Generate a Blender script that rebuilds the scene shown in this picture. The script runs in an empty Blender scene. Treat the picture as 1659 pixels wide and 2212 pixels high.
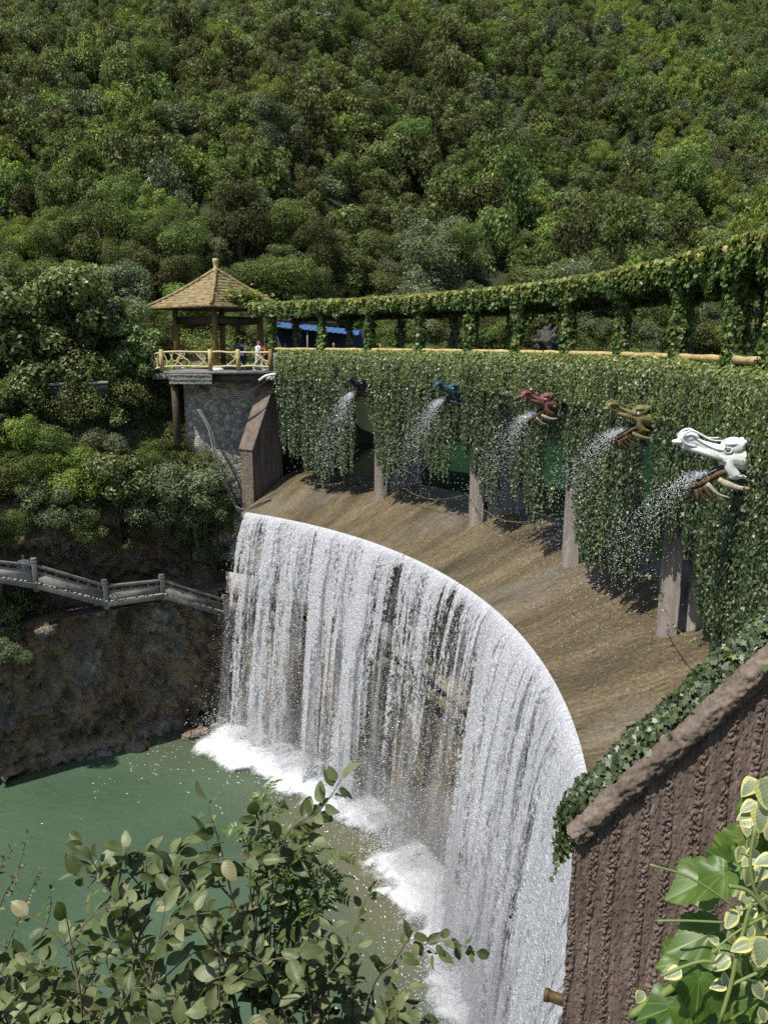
import bpy, math, random
import numpy as np
from mathutils import Vector, Matrix

rng = np.random.default_rng(11)
random.seed(11)
S = bpy.context.scene
COL = S.collection
PITCH = math.radians(12.43)
CP, SP = math.cos(PITCH), math.sin(PITCH)
FPX = 1661.0

# ------------------------------------------------------------------ survey helpers (metres; eye level is z = 0)
def ray(u, v):
    x = (u - 829.5) / FPX; y = (v - 1106) / FPX
    return np.array([x, CP - y * SP, -SP - y * CP])
def at_t(u, v, t): return ray(u, v) * t
def at_y(u, v, y): r = ray(u, v); return r * (y / r[1])
def at_z(u, v, z): r = ray(u, v); return r * (z / r[2])
CX, CY = -21.4, 18.7
def pol(th, R, z=0.0):
    a = math.radians(th)
    return np.array([CX + R * math.cos(a), CY + R * math.sin(a), z])
def polv(th, R, z):
    a = np.radians(th)
    return np.stack([CX + R * np.cos(a), CY + R * np.sin(a), z + 0 * a], -1)
def at_R(u, v, R):
    r = ray(u, v)
    a = r[0]**2 + r[1]**2; b = -2 * (r[0] * CX + r[1] * CY); c = CX**2 + CY**2 - R * R
    return r * ((-b + math.sqrt(b * b - 4 * a * c)) / (2 * a))
def theta_of(p): return math.degrees(math.atan2(p[1] - CY, p[0] - CX))

def _h(ix, iy, s):
    n = (ix.astype(np.int64) * 374761393 + iy.astype(np.int64) * 668265263 + s * 974634777) & 0x7fffffff
    n = ((n ^ (n >> 13)) * 1274126177) & 0x7fffffff
    return ((n ^ (n >> 16)) & 0xffff) / 65535.0
def vnoise(x, y, s=0):
    x = np.asarray(x, float); y = np.asarray(y, float)
    ix = np.floor(x); iy = np.floor(y); fx = x - ix; fy = y - iy
    fx = fx * fx * (3 - 2 * fx); fy = fy * fy * (3 - 2 * fy)
    a = _h(ix, iy, s); b = _h(ix + 1, iy, s); c = _h(ix, iy + 1, s); d = _h(ix + 1, iy + 1, s)
    return (a * (1 - fx) + b * fx) * (1 - fy) + (c * (1 - fx) + d * fx) * fy
def fbm(x, y, o=4, s=0):
    t = 0; a = .5; n = 0
    for k in range(o):
        t = t + a * vnoise(x * 2**k, y * 2**k, s + k * 17); n += a; a *= .5
    return t / n
def smooth(e0, e1, x):
    t = np.clip((x - e0) / (e1 - e0), 0, 1); return t * t * (3 - 2 * t)

# ------------------------------------------------------------------ object helpers
def tag(o, label=None, cat=None, group=None, kind=None):
    if label: o['label'] = label
    if cat: o['category'] = cat
    if group: o['group'] = group
    if kind: o['kind'] = kind
    return o
def thing(name, label, cat, loc=(0, 0, 0), rz=0.0, group=None):
    o = bpy.data.objects.new(name, None); COL.objects.link(o)
    o.location = loc; o.rotation_euler = (0, 0, rz); o.empty_display_size = .2
    return tag(o, label, cat, group)
def mesh_obj(name, V, F, mat, parent=None, tint=None, uv=None, smooth_=False, local=False, attrs=None):
    """F: list of faces or an (n,k) array. World coordinates unless local; the parent only translates then."""
    V = np.asarray(V, np.float64).reshape(-1, 3)
    if parent is not None and not local:
        q = parent
        while q is not None: V = V - np.array(q.location); q = q.parent
    me = bpy.data.meshes.new(name)
    if isinstance(F, np.ndarray):
        n, k = F.shape; loops = F.astype(np.int32).ravel()
        starts = np.arange(0, n * k, k, dtype=np.int32)
    else:
        loops = np.fromiter((i for f in F for i in f), np.int32); ln = np.array([len(f) for f in F], np.int32)
        starts = np.concatenate([[0], np.cumsum(ln)[:-1]]).astype(np.int32); n = len(F)
    me.vertices.add(len(V)); me.vertices.foreach_set('co', V.astype(np.float32).ravel())
    me.loops.add(len(loops)); me.loops.foreach_set('vertex_index', loops)
    me.polygons.add(n); me.polygons.foreach_set('loop_start', starts)
    if uv is not None:
        l = me.uv_layers.new(name='UVMap'); l.data.foreach_set('uv', np.asarray(uv, np.float32)[loops].ravel())
    if tint is not None:
        a = me.attributes.new('tint', 'FLOAT', 'FACE'); a.data.foreach_set('value', np.asarray(tint, np.float32))
    if attrs:
        for k_, v_ in attrs.items():
            a = me.attributes.new(k_, 'FLOAT', 'POINT'); a.data.foreach_set('value', np.asarray(v_, np.float32))
    me.update(calc_edges=True)
    if smooth_: me.shade_smooth()
    if mat is not None: me.materials.append(mat)
    o = bpy.data.objects.new(name, me); COL.objects.link(o)
    if parent is not None: o.parent = parent
    return o

class MB:
    def __init__(s): s.v = []; s.f = []; s.n = 0
    def add(s, V, F):
        V = np.asarray(V, float).reshape(-1, 3)
        s.v.append(V); s.f += [tuple(int(i) + s.n for i in f) for f in F]; s.n += len(V); return s
    def box(s, c, size, rz=0.0, M=None):
        x, y, z = np.array(size) / 2
        P = np.array([[-x,-y,-z],[x,-y,-z],[x,y,-z],[-x,y,-z],[-x,-y,z],[x,-y,z],[x,y,z],[-x,y,z]])
        if M is None:
            ca, sa = math.cos(rz), math.sin(rz); M = np.array([[ca,-sa,0],[sa,ca,0],[0,0,1]])
        return s.add(P @ M.T + np.array(c), [(0,3,2,1),(4,5,6,7),(0,1,5,4),(1,2,6,5),(2,3,7,6),(3,0,4,7)])
    def beam(s, a, b, w, h, up=(0, 0, 1)):
        a = np.array(a, float); b = np.array(b, float); d = b - a; L = np.linalg.norm(d); d /= L
        sx = np.cross(up, d); sx /= np.linalg.norm(sx); uz = np.cross(d, sx)
        return s.box((a + b) / 2, (L, w, h), M=np.stack([d, sx, uz], 1))
    def tube(s, P, r, n=8, cap=True, jit=0.0, sq=(1, 1)):
        P = np.asarray(P, float); m = len(P); r = np.broadcast_to(np.asarray(r, float), (m,))
        T = np.gradient(P, axis=0); T /= np.linalg.norm(T, axis=1)[:, None] + 1e-9
        ref = np.array([0, 0, 1.0]) if abs(T[0][2]) < .9 else np.array([0, 1.0, 0])
        V = []; N = np.cross(T[0], ref); N /= np.linalg.norm(N)
        for i in range(m):
            N = N - T[i] * N.dot(T[i]); N /= np.linalg.norm(N) + 1e-9; B = np.cross(T[i], N)
            for k in range(n):
                a = 2 * math.pi * k / n; rr = r[i] * (1 + jit * (random.random() - .5))
                V.append(P[i] + rr * (math.cos(a) * N * sq[0] + math.sin(a) * B * sq[1]))
        F = [(i*n+k, i*n+(k+1)%n, (i+1)*n+(k+1)%n, (i+1)*n+k) for i in range(m-1) for k in range(n)]
        if cap: F += [tuple(range(n))[::-1], tuple(range((m-1)*n, m*n))]
        return s.add(V, F)
    def ell(s, c, r, nu=14, nv=9, M=None):
        V = [[0, 0, -1]]; F = []
        for j in range(1, nv):
            ph = -math.pi/2 + math.pi*j/nv
            for i in range(nu):
                a = 2*math.pi*i/nu; V.append([math.cos(ph)*math.cos(a), math.cos(ph)*math.sin(a), math.sin(ph)])
        V.append([0, 0, 1]); top = len(V)-1
        for i in range(nu):
            F.append((0, 1+(i+1)%nu, 1+i)); F.append((top, top-nu+i, top-nu+(i+1)%nu))
        for j in range(nv-2):
            for i in range(nu):
                a = 1+j*nu; F.append((a+i, a+(i+1)%nu, a+nu+(i+1)%nu, a+nu+i))
        V = np.array(V) * np.array(r)
        if M is not None: V = V @ np.array(M).T
        return s.add(V + np.array(c), F)
    def lathe(s, c, prof, n=16):
        V = []; m = len(prof)
        for r, z in prof:
            for k in range(n): V.append([c[0]+r*math.cos(2*math.pi*k/n), c[1]+r*math.sin(2*math.pi*k/n), c[2]+z])
        F = [(i*n+k, i*n+(k+1)%n, (i+1)*n+(k+1)%n, (i+1)*n+k) for i in range(m-1) for k in range(n)]
        F += [tuple(range(n))[::-1], tuple(range((m-1)*n, m*n))]
        return s.add(V, F)
    def build(s, name, mat, parent=None, sm=False, local=False, bevel=0.0):
        o = mesh_obj(name, np.concatenate(s.v), s.f, mat, parent, smooth_=sm, local=local)
        if bevel:
            b = o.modifiers.new('bevel', 'BEVEL'); b.width = bevel; b.segments = 2; b.limit_method = 'ANGLE'
        return o
def remesh(o, size, sm=2):
    m = o.modifiers.new('fuse', 'REMESH'); m.mode = 'VOXEL'; m.voxel_size = size; m.use_smooth_shade = True
    if sm:
        q = o.modifiers.new('soft', 'SMOOTH'); q.iterations = sm; q.factor = .5
    return o
def grid_faces(nu, nv, closed=False):
    i = np.arange(nu - 1)[:, None]; j = np.arange(nv - 1)[None, :]
    a = (i * nv + j).ravel()
    return np.stack([a, a + nv, a + nv + 1, a + 1], 1)
def bez(P, n=12):
    P = np.asarray(P, float); m = len(P)
    if m == 2: return P[0] + (P[1] - P[0]) * np.linspace(0, 1, n)[:, None]
    out = []; E = np.vstack([2*P[0]-P[1], P, 2*P[-1]-P[-2]]); k = max(2, n // (m - 1))
    for i in range(m - 1):
        p0, p1, p2, p3 = E[i:i+4]
        for t in np.linspace(0, 1, k, endpoint=False):
            out.append(.5*((2*p1)+(p2-p0)*t+(2*p0-5*p1+4*p2-p3)*t*t+(3*p1-p0-3*p2+p3)*t**3))
    out.append(P[-1]); return np.array(out)

# leaf cards ---------------------------------------------------------------------------------------
T_KITE = np.array([[0, 0, 0], [.32, .45, .06], [0, 1, -.08], [-.32, .45, .06]]); T_KITE[:, 1] -= .5
T_IVY = np.array([[0, 0, 0], [.42, .02, .05], [.34, .34, .03], [.52, .55, -.03], [.2, .62, .03], [0, 1, -.1], [-.2, .62, .03], [-.52, .55, -.03], [-.34, .34, .03], [-.42, .02, .05]]); T_IVY[:, 1] -= .45
T_OVAL = np.array([[0, 0, 0], [.26, .25, .05], [.3, .6, .04], [0, 1, -.1], [-.3, .6, .04], [-.26, .25, .05]]); T_OVAL[:, 1] -= .5
def unit(v): return v / (np.linalg.norm(v, axis=-1, keepdims=True) + 1e-9)
def leaf_geo(C, N, A, size, T):
    N = unit(N); A = unit(A - N * (A * N).sum(1, keepdims=True)); B = np.cross(N, A)
    s = size[:, None, None]
    V = C[:, None, :] + s * (B[:, None, :] * T[None, :, :1] + A[:, None, :] * T[None, :, 1:2] + N[:, None, :] * T[None, :, 2:3])
    n, k = len(C), len(T)
    return V.reshape(-1, 3), np.arange(n * k).reshape(n, k)
def leaves(name, C, N, size, tint, T, mat, parent=None, droop=0.6, local=False):
    n = len(C); A = rng.normal(size=(n, 3)); A[:, 2] -= droop * 2
    V, F = leaf_geo(C, N, A, np.asarray(size), T)
    return mesh_obj(name, V, F, mat, parent, tint=tint, local=local)

# ------------------------------------------------------------------ materials
def mat(name):
    m = bpy.data.materials.new(name); m.use_nodes = True
    nt = m.node_tree; b = nt.nodes['Principled BSDF']
    return m, nt, b
def ramp(nt, stops, interp='LINEAR'):
    r = nt.nodes.new('ShaderNodeValToRGB'); e = r.color_ramp.elements; r.color_ramp.interpolation = interp
    while len(e) < len(stops): e.new(.5)
    for x, (p, c) in zip(e, stops): x.position = p; x.color = (*c, 1)
    return r
def coords(nt, scale=(1, 1, 1), which='Object', rot=(0, 0, 0)):
    t = nt.nodes.new('ShaderNodeTexCoord'); mp = nt.nodes.new('ShaderNodeMapping')
    mp.inputs['Scale'].default_value = scale; mp.inputs['Rotation'].default_value = rot
    nt.links.new(t.outputs[which], mp.inputs['Vector']); return mp
def noise(nt, mp, scale, detail=5, rough=.6, dist=0.0):
    n = nt.nodes.new('ShaderNodeTexNoise'); n.inputs['Scale'].default_value = scale; n.inputs['Detail'].default_value = detail
    n.inputs['Roughness'].default_value = rough; n.inputs['Distortion'].default_value = dist
    if mp is not None: nt.links.new(mp.outputs[0], n.inputs['Vector'])
    return n
def math_(nt, op, a, b=None, c=None):
    m = nt.nodes.new('ShaderNodeMath'); m.operation = op
    for i, x in enumerate((a, b, c)):
        if x is None: continue
        if isinstance(x, (int, float)): m.inputs[i].default_value = x
        else: nt.links.new(x, m.inputs[i])
    return m.outputs[0]
def mixc(nt, fac, a, b, mode='MIX'):
    m = nt.nodes.new('ShaderNodeMix'); m.data_type = 'RGBA'; m.blend_type = mode
    for sock, x in ((m.inputs[0], fac), (m.inputs[6], a), (m.inputs[7], b)):
        if isinstance(x, (int, float)): sock.default_value = x
        elif isinstance(x, tuple): sock.default_value = (*x, 1)
        else: nt.links.new(x, sock)
    return m.outputs[2]
def bump(nt, b, h, strength=.5, dist=.05):
    n = nt.nodes.new('ShaderNodeBump'); n.inputs['Strength'].default_value = strength; n.inputs['Distance'].default_value = dist
    nt.links.new(h, n.inputs['Height']); nt.links.new(n.outputs[0], b.inputs['Normal']); return n
def noisy(name, stops, scale=3.0, stretch=(1, 1, 1), rough=.8, bs=.5, bd=.03, detail=6, which='Object', fine=None, spec=.3):
    m, nt, b = mat(name); mp = coords(nt, stretch, which); n = noise(nt, mp, scale, detail, .65)
    r = ramp(nt, stops); nt.links.new(n.outputs[0], r.inputs[0]); c = r.outputs[0]
    if fine:
        n2 = noise(nt, mp, fine, 3, .7); c = mixc(nt, .5, c, mixc(nt, 1.0, c, math_(nt, 'MULTIPLY_ADD', n2.outputs[0], 1.6, .2), 'MULTIPLY'))
        bump(nt, b, n2.outputs[0], bs, bd)
    elif bs: bump(nt, b, n.outputs[0], bs, bd)
    nt.links.new(c, b.inputs['Base Color']); b.inputs['Roughness'].default_value = rough; b.inputs['Specular IOR Level'].default_value = spec
    return m
def leafmat(name, stops, trans=.3, rough=.45, spec=.35, vary=.25, hue=.473):
    m, nt, b = mat(name)
    a = nt.nodes.new('ShaderNodeAttribute'); a.attribute_name = 'tint'
    r = ramp(nt, stops); nt.links.new(a.outputs['Fac'], r.inputs[0])
    oi = nt.nodes.new('ShaderNodeObjectInfo')
    hv = nt.nodes.new('ShaderNodeHueSaturation'); nt.links.new(r.outputs[0], hv.inputs['Color'])
    nt.links.new(math_(nt, 'MULTIPLY_ADD', oi.outputs['Random'], vary * 2, 1 - vary), hv.inputs['Value'])
    nt.links.new(math_(nt, 'MULTIPLY_ADD', oi.outputs['Random'], .035 if vary else 0, hue), hv.inputs['Hue'])
    nt.links.new(hv.outputs[0], b.inputs['Base Color']); b.inputs['Roughness'].default_value = rough; b.inputs['Specular IOR Level'].default_value = spec
    if trans:
        tr = nt.nodes.new('ShaderNodeBsdfTranslucent'); mx = nt.nodes.new('ShaderNodeMixShader'); mx.inputs[0].default_value = trans
        nt.links.new(mixc(nt, 1.0, hv.outputs[0], (1.3, 1.5, .6), 'MULTIPLY'), tr.inputs[0])
        nt.links.new(b.outputs[0], mx.inputs[1]); nt.links.new(tr.outputs[0], mx.inputs[2])
        nt.links.new(mx.outputs[0], nt.nodes['Material Output'].inputs[0])
    return m
def plain(name, c, rough=.6, spec=.4, metal=0, n=.15):
    lo = tuple(x * (1 - n) for x in c); hi = tuple(min(1, x * (1 + n)) for x in c)
    m = noisy(name, [(.3, lo), (.7, hi)], 6, rough=rough, bs=.15, bd=.01, spec=spec)
    m.node_tree.nodes['Principled BSDF'].inputs['Metallic'].default_value = metal; return m

M = {}
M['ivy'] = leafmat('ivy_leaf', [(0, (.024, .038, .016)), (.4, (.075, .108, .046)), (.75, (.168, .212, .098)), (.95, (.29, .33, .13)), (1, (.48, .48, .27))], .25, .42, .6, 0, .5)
M['ivy_top'] = leafmat('sun_tinted_ivy_leaf', [(0, (.05, .085, .022)), (.4, (.12, .175, .05)), (.75, (.24, .29, .10)), (1, (.50, .49, .24))], .3, .5, .4, 0, .49)  # lighter copy of the ivy colours, with the sun on top painted in
M['vine'] = leafmat('vine_leaf', [(0, (.03, .065, .014)), (.5, (.075, .135, .03)), (.85, (.21, .27, .065)), (1, (.42, .37, .11))], .32, .45, .45, 0, .495)
M['oak'] = leafmat('dark_evergreen_leaf', [(0, (.038, .048, .016)), (.55, (.112, .132, .048)), (1, (.25, .27, .11))], .25, .65, .12, .38)
M['green'] = leafmat('mid_green_leaf', [(0, (.045, .068, .018)), (.55, (.122, .172, .052)), (1, (.27, .33, .115))], .3, .6, .15, .34)
M['lime'] = leafmat('yellow_green_leaf', [(0, (.07, .10, .018)), (.55, (.19, .245, .056)), (1, (.36, .41, .13))], .32, .6, .15, .25)
M['grey'] = leafmat('grey_green_leaf', [(0, (.055, .07, .036)), (.55, (.145, .178, .09)), (1, (.29, .33, .19))], .25, .5, .25, .25)
M['broad'] = leafmat('broad_leaf', [(0, (.045, .072, .02)), (.55, (.128, .182, .052)), (.95, (.25, .30, .11)), (1, (.36, .33, .15))], .25, .42, .4, .2)
M['bark'] = noisy('tree_bark', [(.3, (.035, .028, .02)), (.7, (.11, .09, .065))], 4, (4, 4, .8), .9)
M['rock'] = noisy('cliff_rock', [(.28, (.03, .027, .023)), (.40, (.115, .092, .065)), (.50, (.25, .19, .12)), (.58, (.15, .14, .12)), (.70, (.40, .36, .29))], .42, (1, 1, 1), .85, .9, .2, 9, fine=5.0)
M['greyrock'] = noisy('grey_rock', [(.3, (.08, .078, .07)), (.55, (.22, .21, .19)), (.75, (.40, .38, .35))], .7, (1, 1, .6), .85, 1.0, .15, 9, fine=6.0)
M['earth'] = noisy('hill_soil', [(.3, (.018, .022, .009)), (.6, (.035, .042, .017)), (.8, (.07, .07, .032))], .4, rough=.95, bs=.6, bd=.2)
M['concrete'] = noisy('weathered_concrete', [(.3, (.10, .095, .082)), (.6, (.22, .21, .185)), (.8, (.33, .31, .28))], 1.6, (1, 1, .5), .85, .5, .02, 8, fine=22)
M['paleconc'] = noisy('pale_concrete', [(.3, (.24, .23, .20)), (.7, (.42, .40, .36))], 2.2, rough=.8, bs=.4, bd=.02)
M['darkconc'] = noisy('dark_concrete', [(.3, (.025, .024, .02)), (.6, (.075, .068, .055)), (.8, (.15, .13, .10))], .9, (1, 1, .4), .6, .5, .04, 8, fine=14)
M['damface'] = noisy('stained_dam_face', [(.28, (.035, .032, .026)), (.48, (.10, .088, .065)), (.62, (.20, .155, .095)), (.78, (.27, .24, .19))], .5, (1, 1, .35), .55, .7, .08, 9, fine=8)
M['straw'] = noisy('straw_yellow_shingle', [(.32, (.06, .042, .022)), (.44, (.17, .125, .06)), (.58, (.31, .245, .12)), (.8, (.42, .35, .19))], 2.6, (.9, .9, 5), .85, .8, .03, 7)
M['logyellow'] = noisy('yellow_painted_log', [(.3, (.32, .23, .09)), (.6, (.52, .40, .18)), (.8, (.62, .52, .28))], 5, (1, 1, 1), .7, .4, .02, fine=30)
M['railcream'] = noisy('cream_painted_branch', [(.3, (.52, .43, .22)), (.7, (.70, .61, .36))], 6, rough=.65, bs=.4, bd=.01)
M['pole'] = noisy('ochre_post', [(.3, (.11, .075, .025)), (.7, (.26, .18, .06))], 4, (2, 2, .6), .75, .4, .02)
M['brownbeam'] = noisy('brown_beam', [(.3, (.035, .026, .015)), (.7, (.10, .075, .045))], 5, rough=.8)
M['barkconc'] = noisy('bark_textured_concrete', [(.28, (.062, .044, .036)), (.5, (.135, .102, .087)), (.66, (.185, .145, .125)), (.85, (.26, .215, .185))], 1.3, (2.5, 2.5, .35), .82, .5, .012, 8, fine=26)
M['barkcap'] = noisy('bark_log_cap', [(.3, (.09, .066, .05)), (.55, (.185, .145, .115)), (.8, (.28, .225, .185))], 3.5, (1, 1, 1), .85, .6, .015, 8, fine=30)
M['pier'] = noisy('pier_bark_concrete', [(.28, (.13, .105, .09)), (.5, (.25, .215, .185)), (.7, (.33, .29, .255)), (.85, (.42, .38, .34))], 1.6, (2.5, 2.5, .35), .82, .6, .015, 8, fine=20)  # paler bark concrete: sunlight the piers lack is put into the colour
M['white'] = plain('white_paint', (.74, .74, .72), .5, .4, n=.08)
M['black'] = plain('black_paint', (.022, .024, .03), .4, .5)
M['blue'] = plain('slate_blue_paint', (.04, .085, .125), .5)
M['red'] = plain('faded_red_paint', (.20, .082, .076), .6)
M['olive'] = plain('olive_yellow_paint', (.17, .158, .062), .6)
M['algae'] = noisy('algae_crust', [(.3, (.022, .014, .007)), (.55, (.10, .065, .028)), (.75, (.22, .165, .09))], 9, (1, 1, 1), .55, .9, .02)
M['tusk'] = noisy('cream_tusk', [(.3, (.28, .24, .16)), (.7, (.52, .47, .37))], 7, (1, 4, 4), .5)
M['skin'] = plain('skin', (.42, .25, .18), .55)
M['hair'] = plain('black_hair', (.015, .012, .011), .5)
M['shirtw'] = plain('white_cloth', (.78, .78, .80), .8, n=.05)
M['shirtg'] = plain('grey_cloth', (.16, .17, .19), .85)
M['shirto'] = plain('orange_cloth', (.50, .12, .04), .85)
M['trouser'] = plain('pale_trousers', (.62, .62, .63), .85)
M['jean'] = plain('dark_trousers', (.03, .04, .07), .85)
M['shoe'] = plain('white_shoe', (.6, .6, .58), .6)
M['cable'] = plain('black_cable', (.02, .02, .02), .5)
M['pipe'] = plain('grey_pipe', (.22, .21, .19), .6)
M['stem'] = plain('green_stem', (.16, .20, .06), .6)
M['twig'] = plain('brown_twig', (.14, .105, .07), .8)
M['drop'] = plain('water_drop', (.86, .88, .92), .08, .8, n=.02)
M['bluetile'] = plain('blue_roof_sheet', (.055, .12, .27), .45)

def stone_mat():
    m, nt, b = mat('rubble_masonry'); mp = coords(nt)
    v = nt.nodes.new('ShaderNodeTexVoronoi'); v.feature = 'DISTANCE_TO_EDGE'; v.inputs['Scale'].default_value = 3.4
    v2 = nt.nodes.new('ShaderNodeTexVoronoi'); v2.inputs['Scale'].default_value = 3.4
    w = noise(nt, mp, 3, 3); add = nt.nodes.new('ShaderNodeVectorMath'); add.operation = 'MULTIPLY_ADD'
    nt.links.new(w.outputs['Color'], add.inputs[0]); add.inputs[1].default_value = (.25, .25, .25); nt.links.new(mp.outputs[0], add.inputs[2])
    nt.links.new(add.outputs[0], v.inputs['Vector']); nt.links.new(add.outputs[0], v2.inputs['Vector'])
    sep = nt.nodes.new('ShaderNodeSeparateColor'); nt.links.new(v2.outputs['Color'], sep.inputs[0])
    r = ramp(nt, [(0, (.20, .185, .155)), (.5, (.33, .31, .27)), (.8, (.42, .37, .28)), (1, (.48, .46, .42))]); nt.links.new(sep.outputs[0], r.inputs[0])
    n = noise(nt, mp, 14, 5); c = mixc(nt, 1.0, r.outputs[0], math_(nt, 'MULTIPLY_ADD', n.outputs[0], 1.0, .5), 'MULTIPLY')
    e = math_(nt, 'SMOOTH_MIN', v.outputs[0], .12, .05)
    g = ramp(nt, [(0, (0, 0, 0)), (.6, (1, 1, 1))]); nt.links.new(math_(nt, 'MULTIPLY', e, 14.0), g.inputs[0])
    nt.links.new(mixc(nt, g.outputs[0], (.21, .20, .18), c), b.inputs['Base Color']); b.inputs['Roughness'].default_value = .9
    bump(nt, b, math_(nt, 'ADD', math_(nt, 'MULTIPLY', e, 6.0), math_(nt, 'MULTIPLY', n.outputs[0], .35)), .9, .06)
    return m
M['stone'] = stone_mat()

def barkwall_mat():
    m, nt, b = mat('bark_relief_render'); mp = coords(nt, (1, 1, 1), 'UV')
    n = noise(nt, coords(nt, (9, 1.0, 1), 'UV'), 1.0, 6, .7); r = ramp(nt, [(.3, (.085, .060, .047)), (.5, (.155, .115, .092)), (.7, (.215, .168, .138))]); nt.links.new(n.outputs[0], r.inputs[0])
    f = noise(nt, coords(nt, (60, 18, 1), 'UV'), 1.0, 4, .7); c = mixc(nt, 1.0, r.outputs[0], math_(nt, 'MULTIPLY_ADD', f.outputs[0], 1.7, .15), 'MULTIPLY')
    w = noise(nt, coords(nt, (7, .35, 1), 'UV'), 1.0, 3, .6); wr = ramp(nt, [(.60, (0, 0, 0)), (.72, (.6, .6, .6))]); nt.links.new(w.outputs[0], wr.inputs[0])
    c = mixc(nt, math_(nt, 'MULTIPLY', wr.outputs[0], f.outputs[0]), c, (.42, .39, .36))
    nt.links.new(c, b.inputs['Base Color']); b.inputs['Roughness'].default_value = .85; b.inputs['Specular IOR Level'].default_value = .25
    bump(nt, b, f.outputs[0], .6, .012); return m
M['barkwall'] = barkwall_mat()
def apron_mat():
    m, nt, b = mat('wet_spillway_concrete'); mp = coords(nt, (1, 1, 1), 'UV')
    st = coords(nt, (.9, .13, 1), 'UV'); big = noise(nt, st, 1.0, 6, .6, .3)
    r = ramp(nt, [(.25, (.036, .031, .019)), (.42, (.086, .068, .038)), (.56, (.128, .098, .055)), (.74, (.185, .15, .092))]); nt.links.new(big.outputs[0], r.inputs[0])
    fine = noise(nt, mp, 8, 5, .85); mid = noise(nt, coords(nt, (6, 1.0, 1), 'UV'), 1.6, 4, .7)
    c = mixc(nt, 1.0, r.outputs[0], math_(nt, 'MULTIPLY_ADD', fine.outputs[0], 3.6, -.78), 'MULTIPLY')
    c = mixc(nt, 1.0, c, math_(nt, 'MULTIPLY_ADD', mid.outputs[0], 2.0, .02), 'MULTIPLY')
    al = noise(nt, coords(nt, (.35, .12, 1), 'UV'), 1.7, 5, .7)
    ag = ramp(nt, [(.60, (0, 0, 0)), (.72, (.75, .75, .75))]); nt.links.new(al.outputs[0], ag.inputs[0])
    c = mixc(nt, ag.outputs[0], c, (.035, .05, .016))
    gr = noise(nt, coords(nt, (.22, .12, 1), 'UV'), 1.0, 4, .6); gg = ramp(nt, [(.5, (0, 0, 0)), (.7, (.7, .7, .7))]); nt.links.new(gr.outputs[0], gg.inputs[0])
    c = mixc(nt, gg.outputs[0], c, mixc(nt, 1.0, (.20, .19, .16), math_(nt, 'MULTIPLY_ADD', fine.outputs[0], 1.9, .08), 'MULTIPLY'))
    nt.links.new(c, b.inputs['Base Color']); b.inputs['Roughness'].default_value = .38; b.inputs['Specular IOR Level'].default_value = .45
    bump(nt, b, math_(nt, 'ADD', fine.outputs[0], mid.outputs[0]), .6, .05)
    return m
M['apron'] = apron_mat()

def water_mat(name, base, rough, bs, scale, deep=None):
    m, nt, b = mat(name); mp = coords(nt)
    n = noise(nt, mp, scale, 4, .6, .4); n2 = noise(nt, mp, .12, 3)
    r = ramp(nt, [(.3, tuple(x * .8 for x in base)), (.7, tuple(x * 1.15 for x in base))]); nt.links.new(n2.outputs[0], r.inputs[0]); c = r.outputs[0]
    if deep:
        a = nt.nodes.new('ShaderNodeAttribute'); a.attribute_name = 'silt'; c = mixc(nt, a.outputs['Fac'], c, deep)
    nt.links.new(c, b.inputs['Base Color'])
    b.inputs['Roughness'].default_value = rough; b.inputs['IOR'].default_value = 1.33
    bump(nt, b, n.outputs[0], bs, .16); return m
M['pool'] = water_mat('green_pool_water', (.064, .102, .062), .12, .55, 2.2, (.13, .115, .07))
M['reservoir'] = water_mat('green_reservoir_water', (.018, .048, .024), .06, .15, 1.2)

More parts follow.
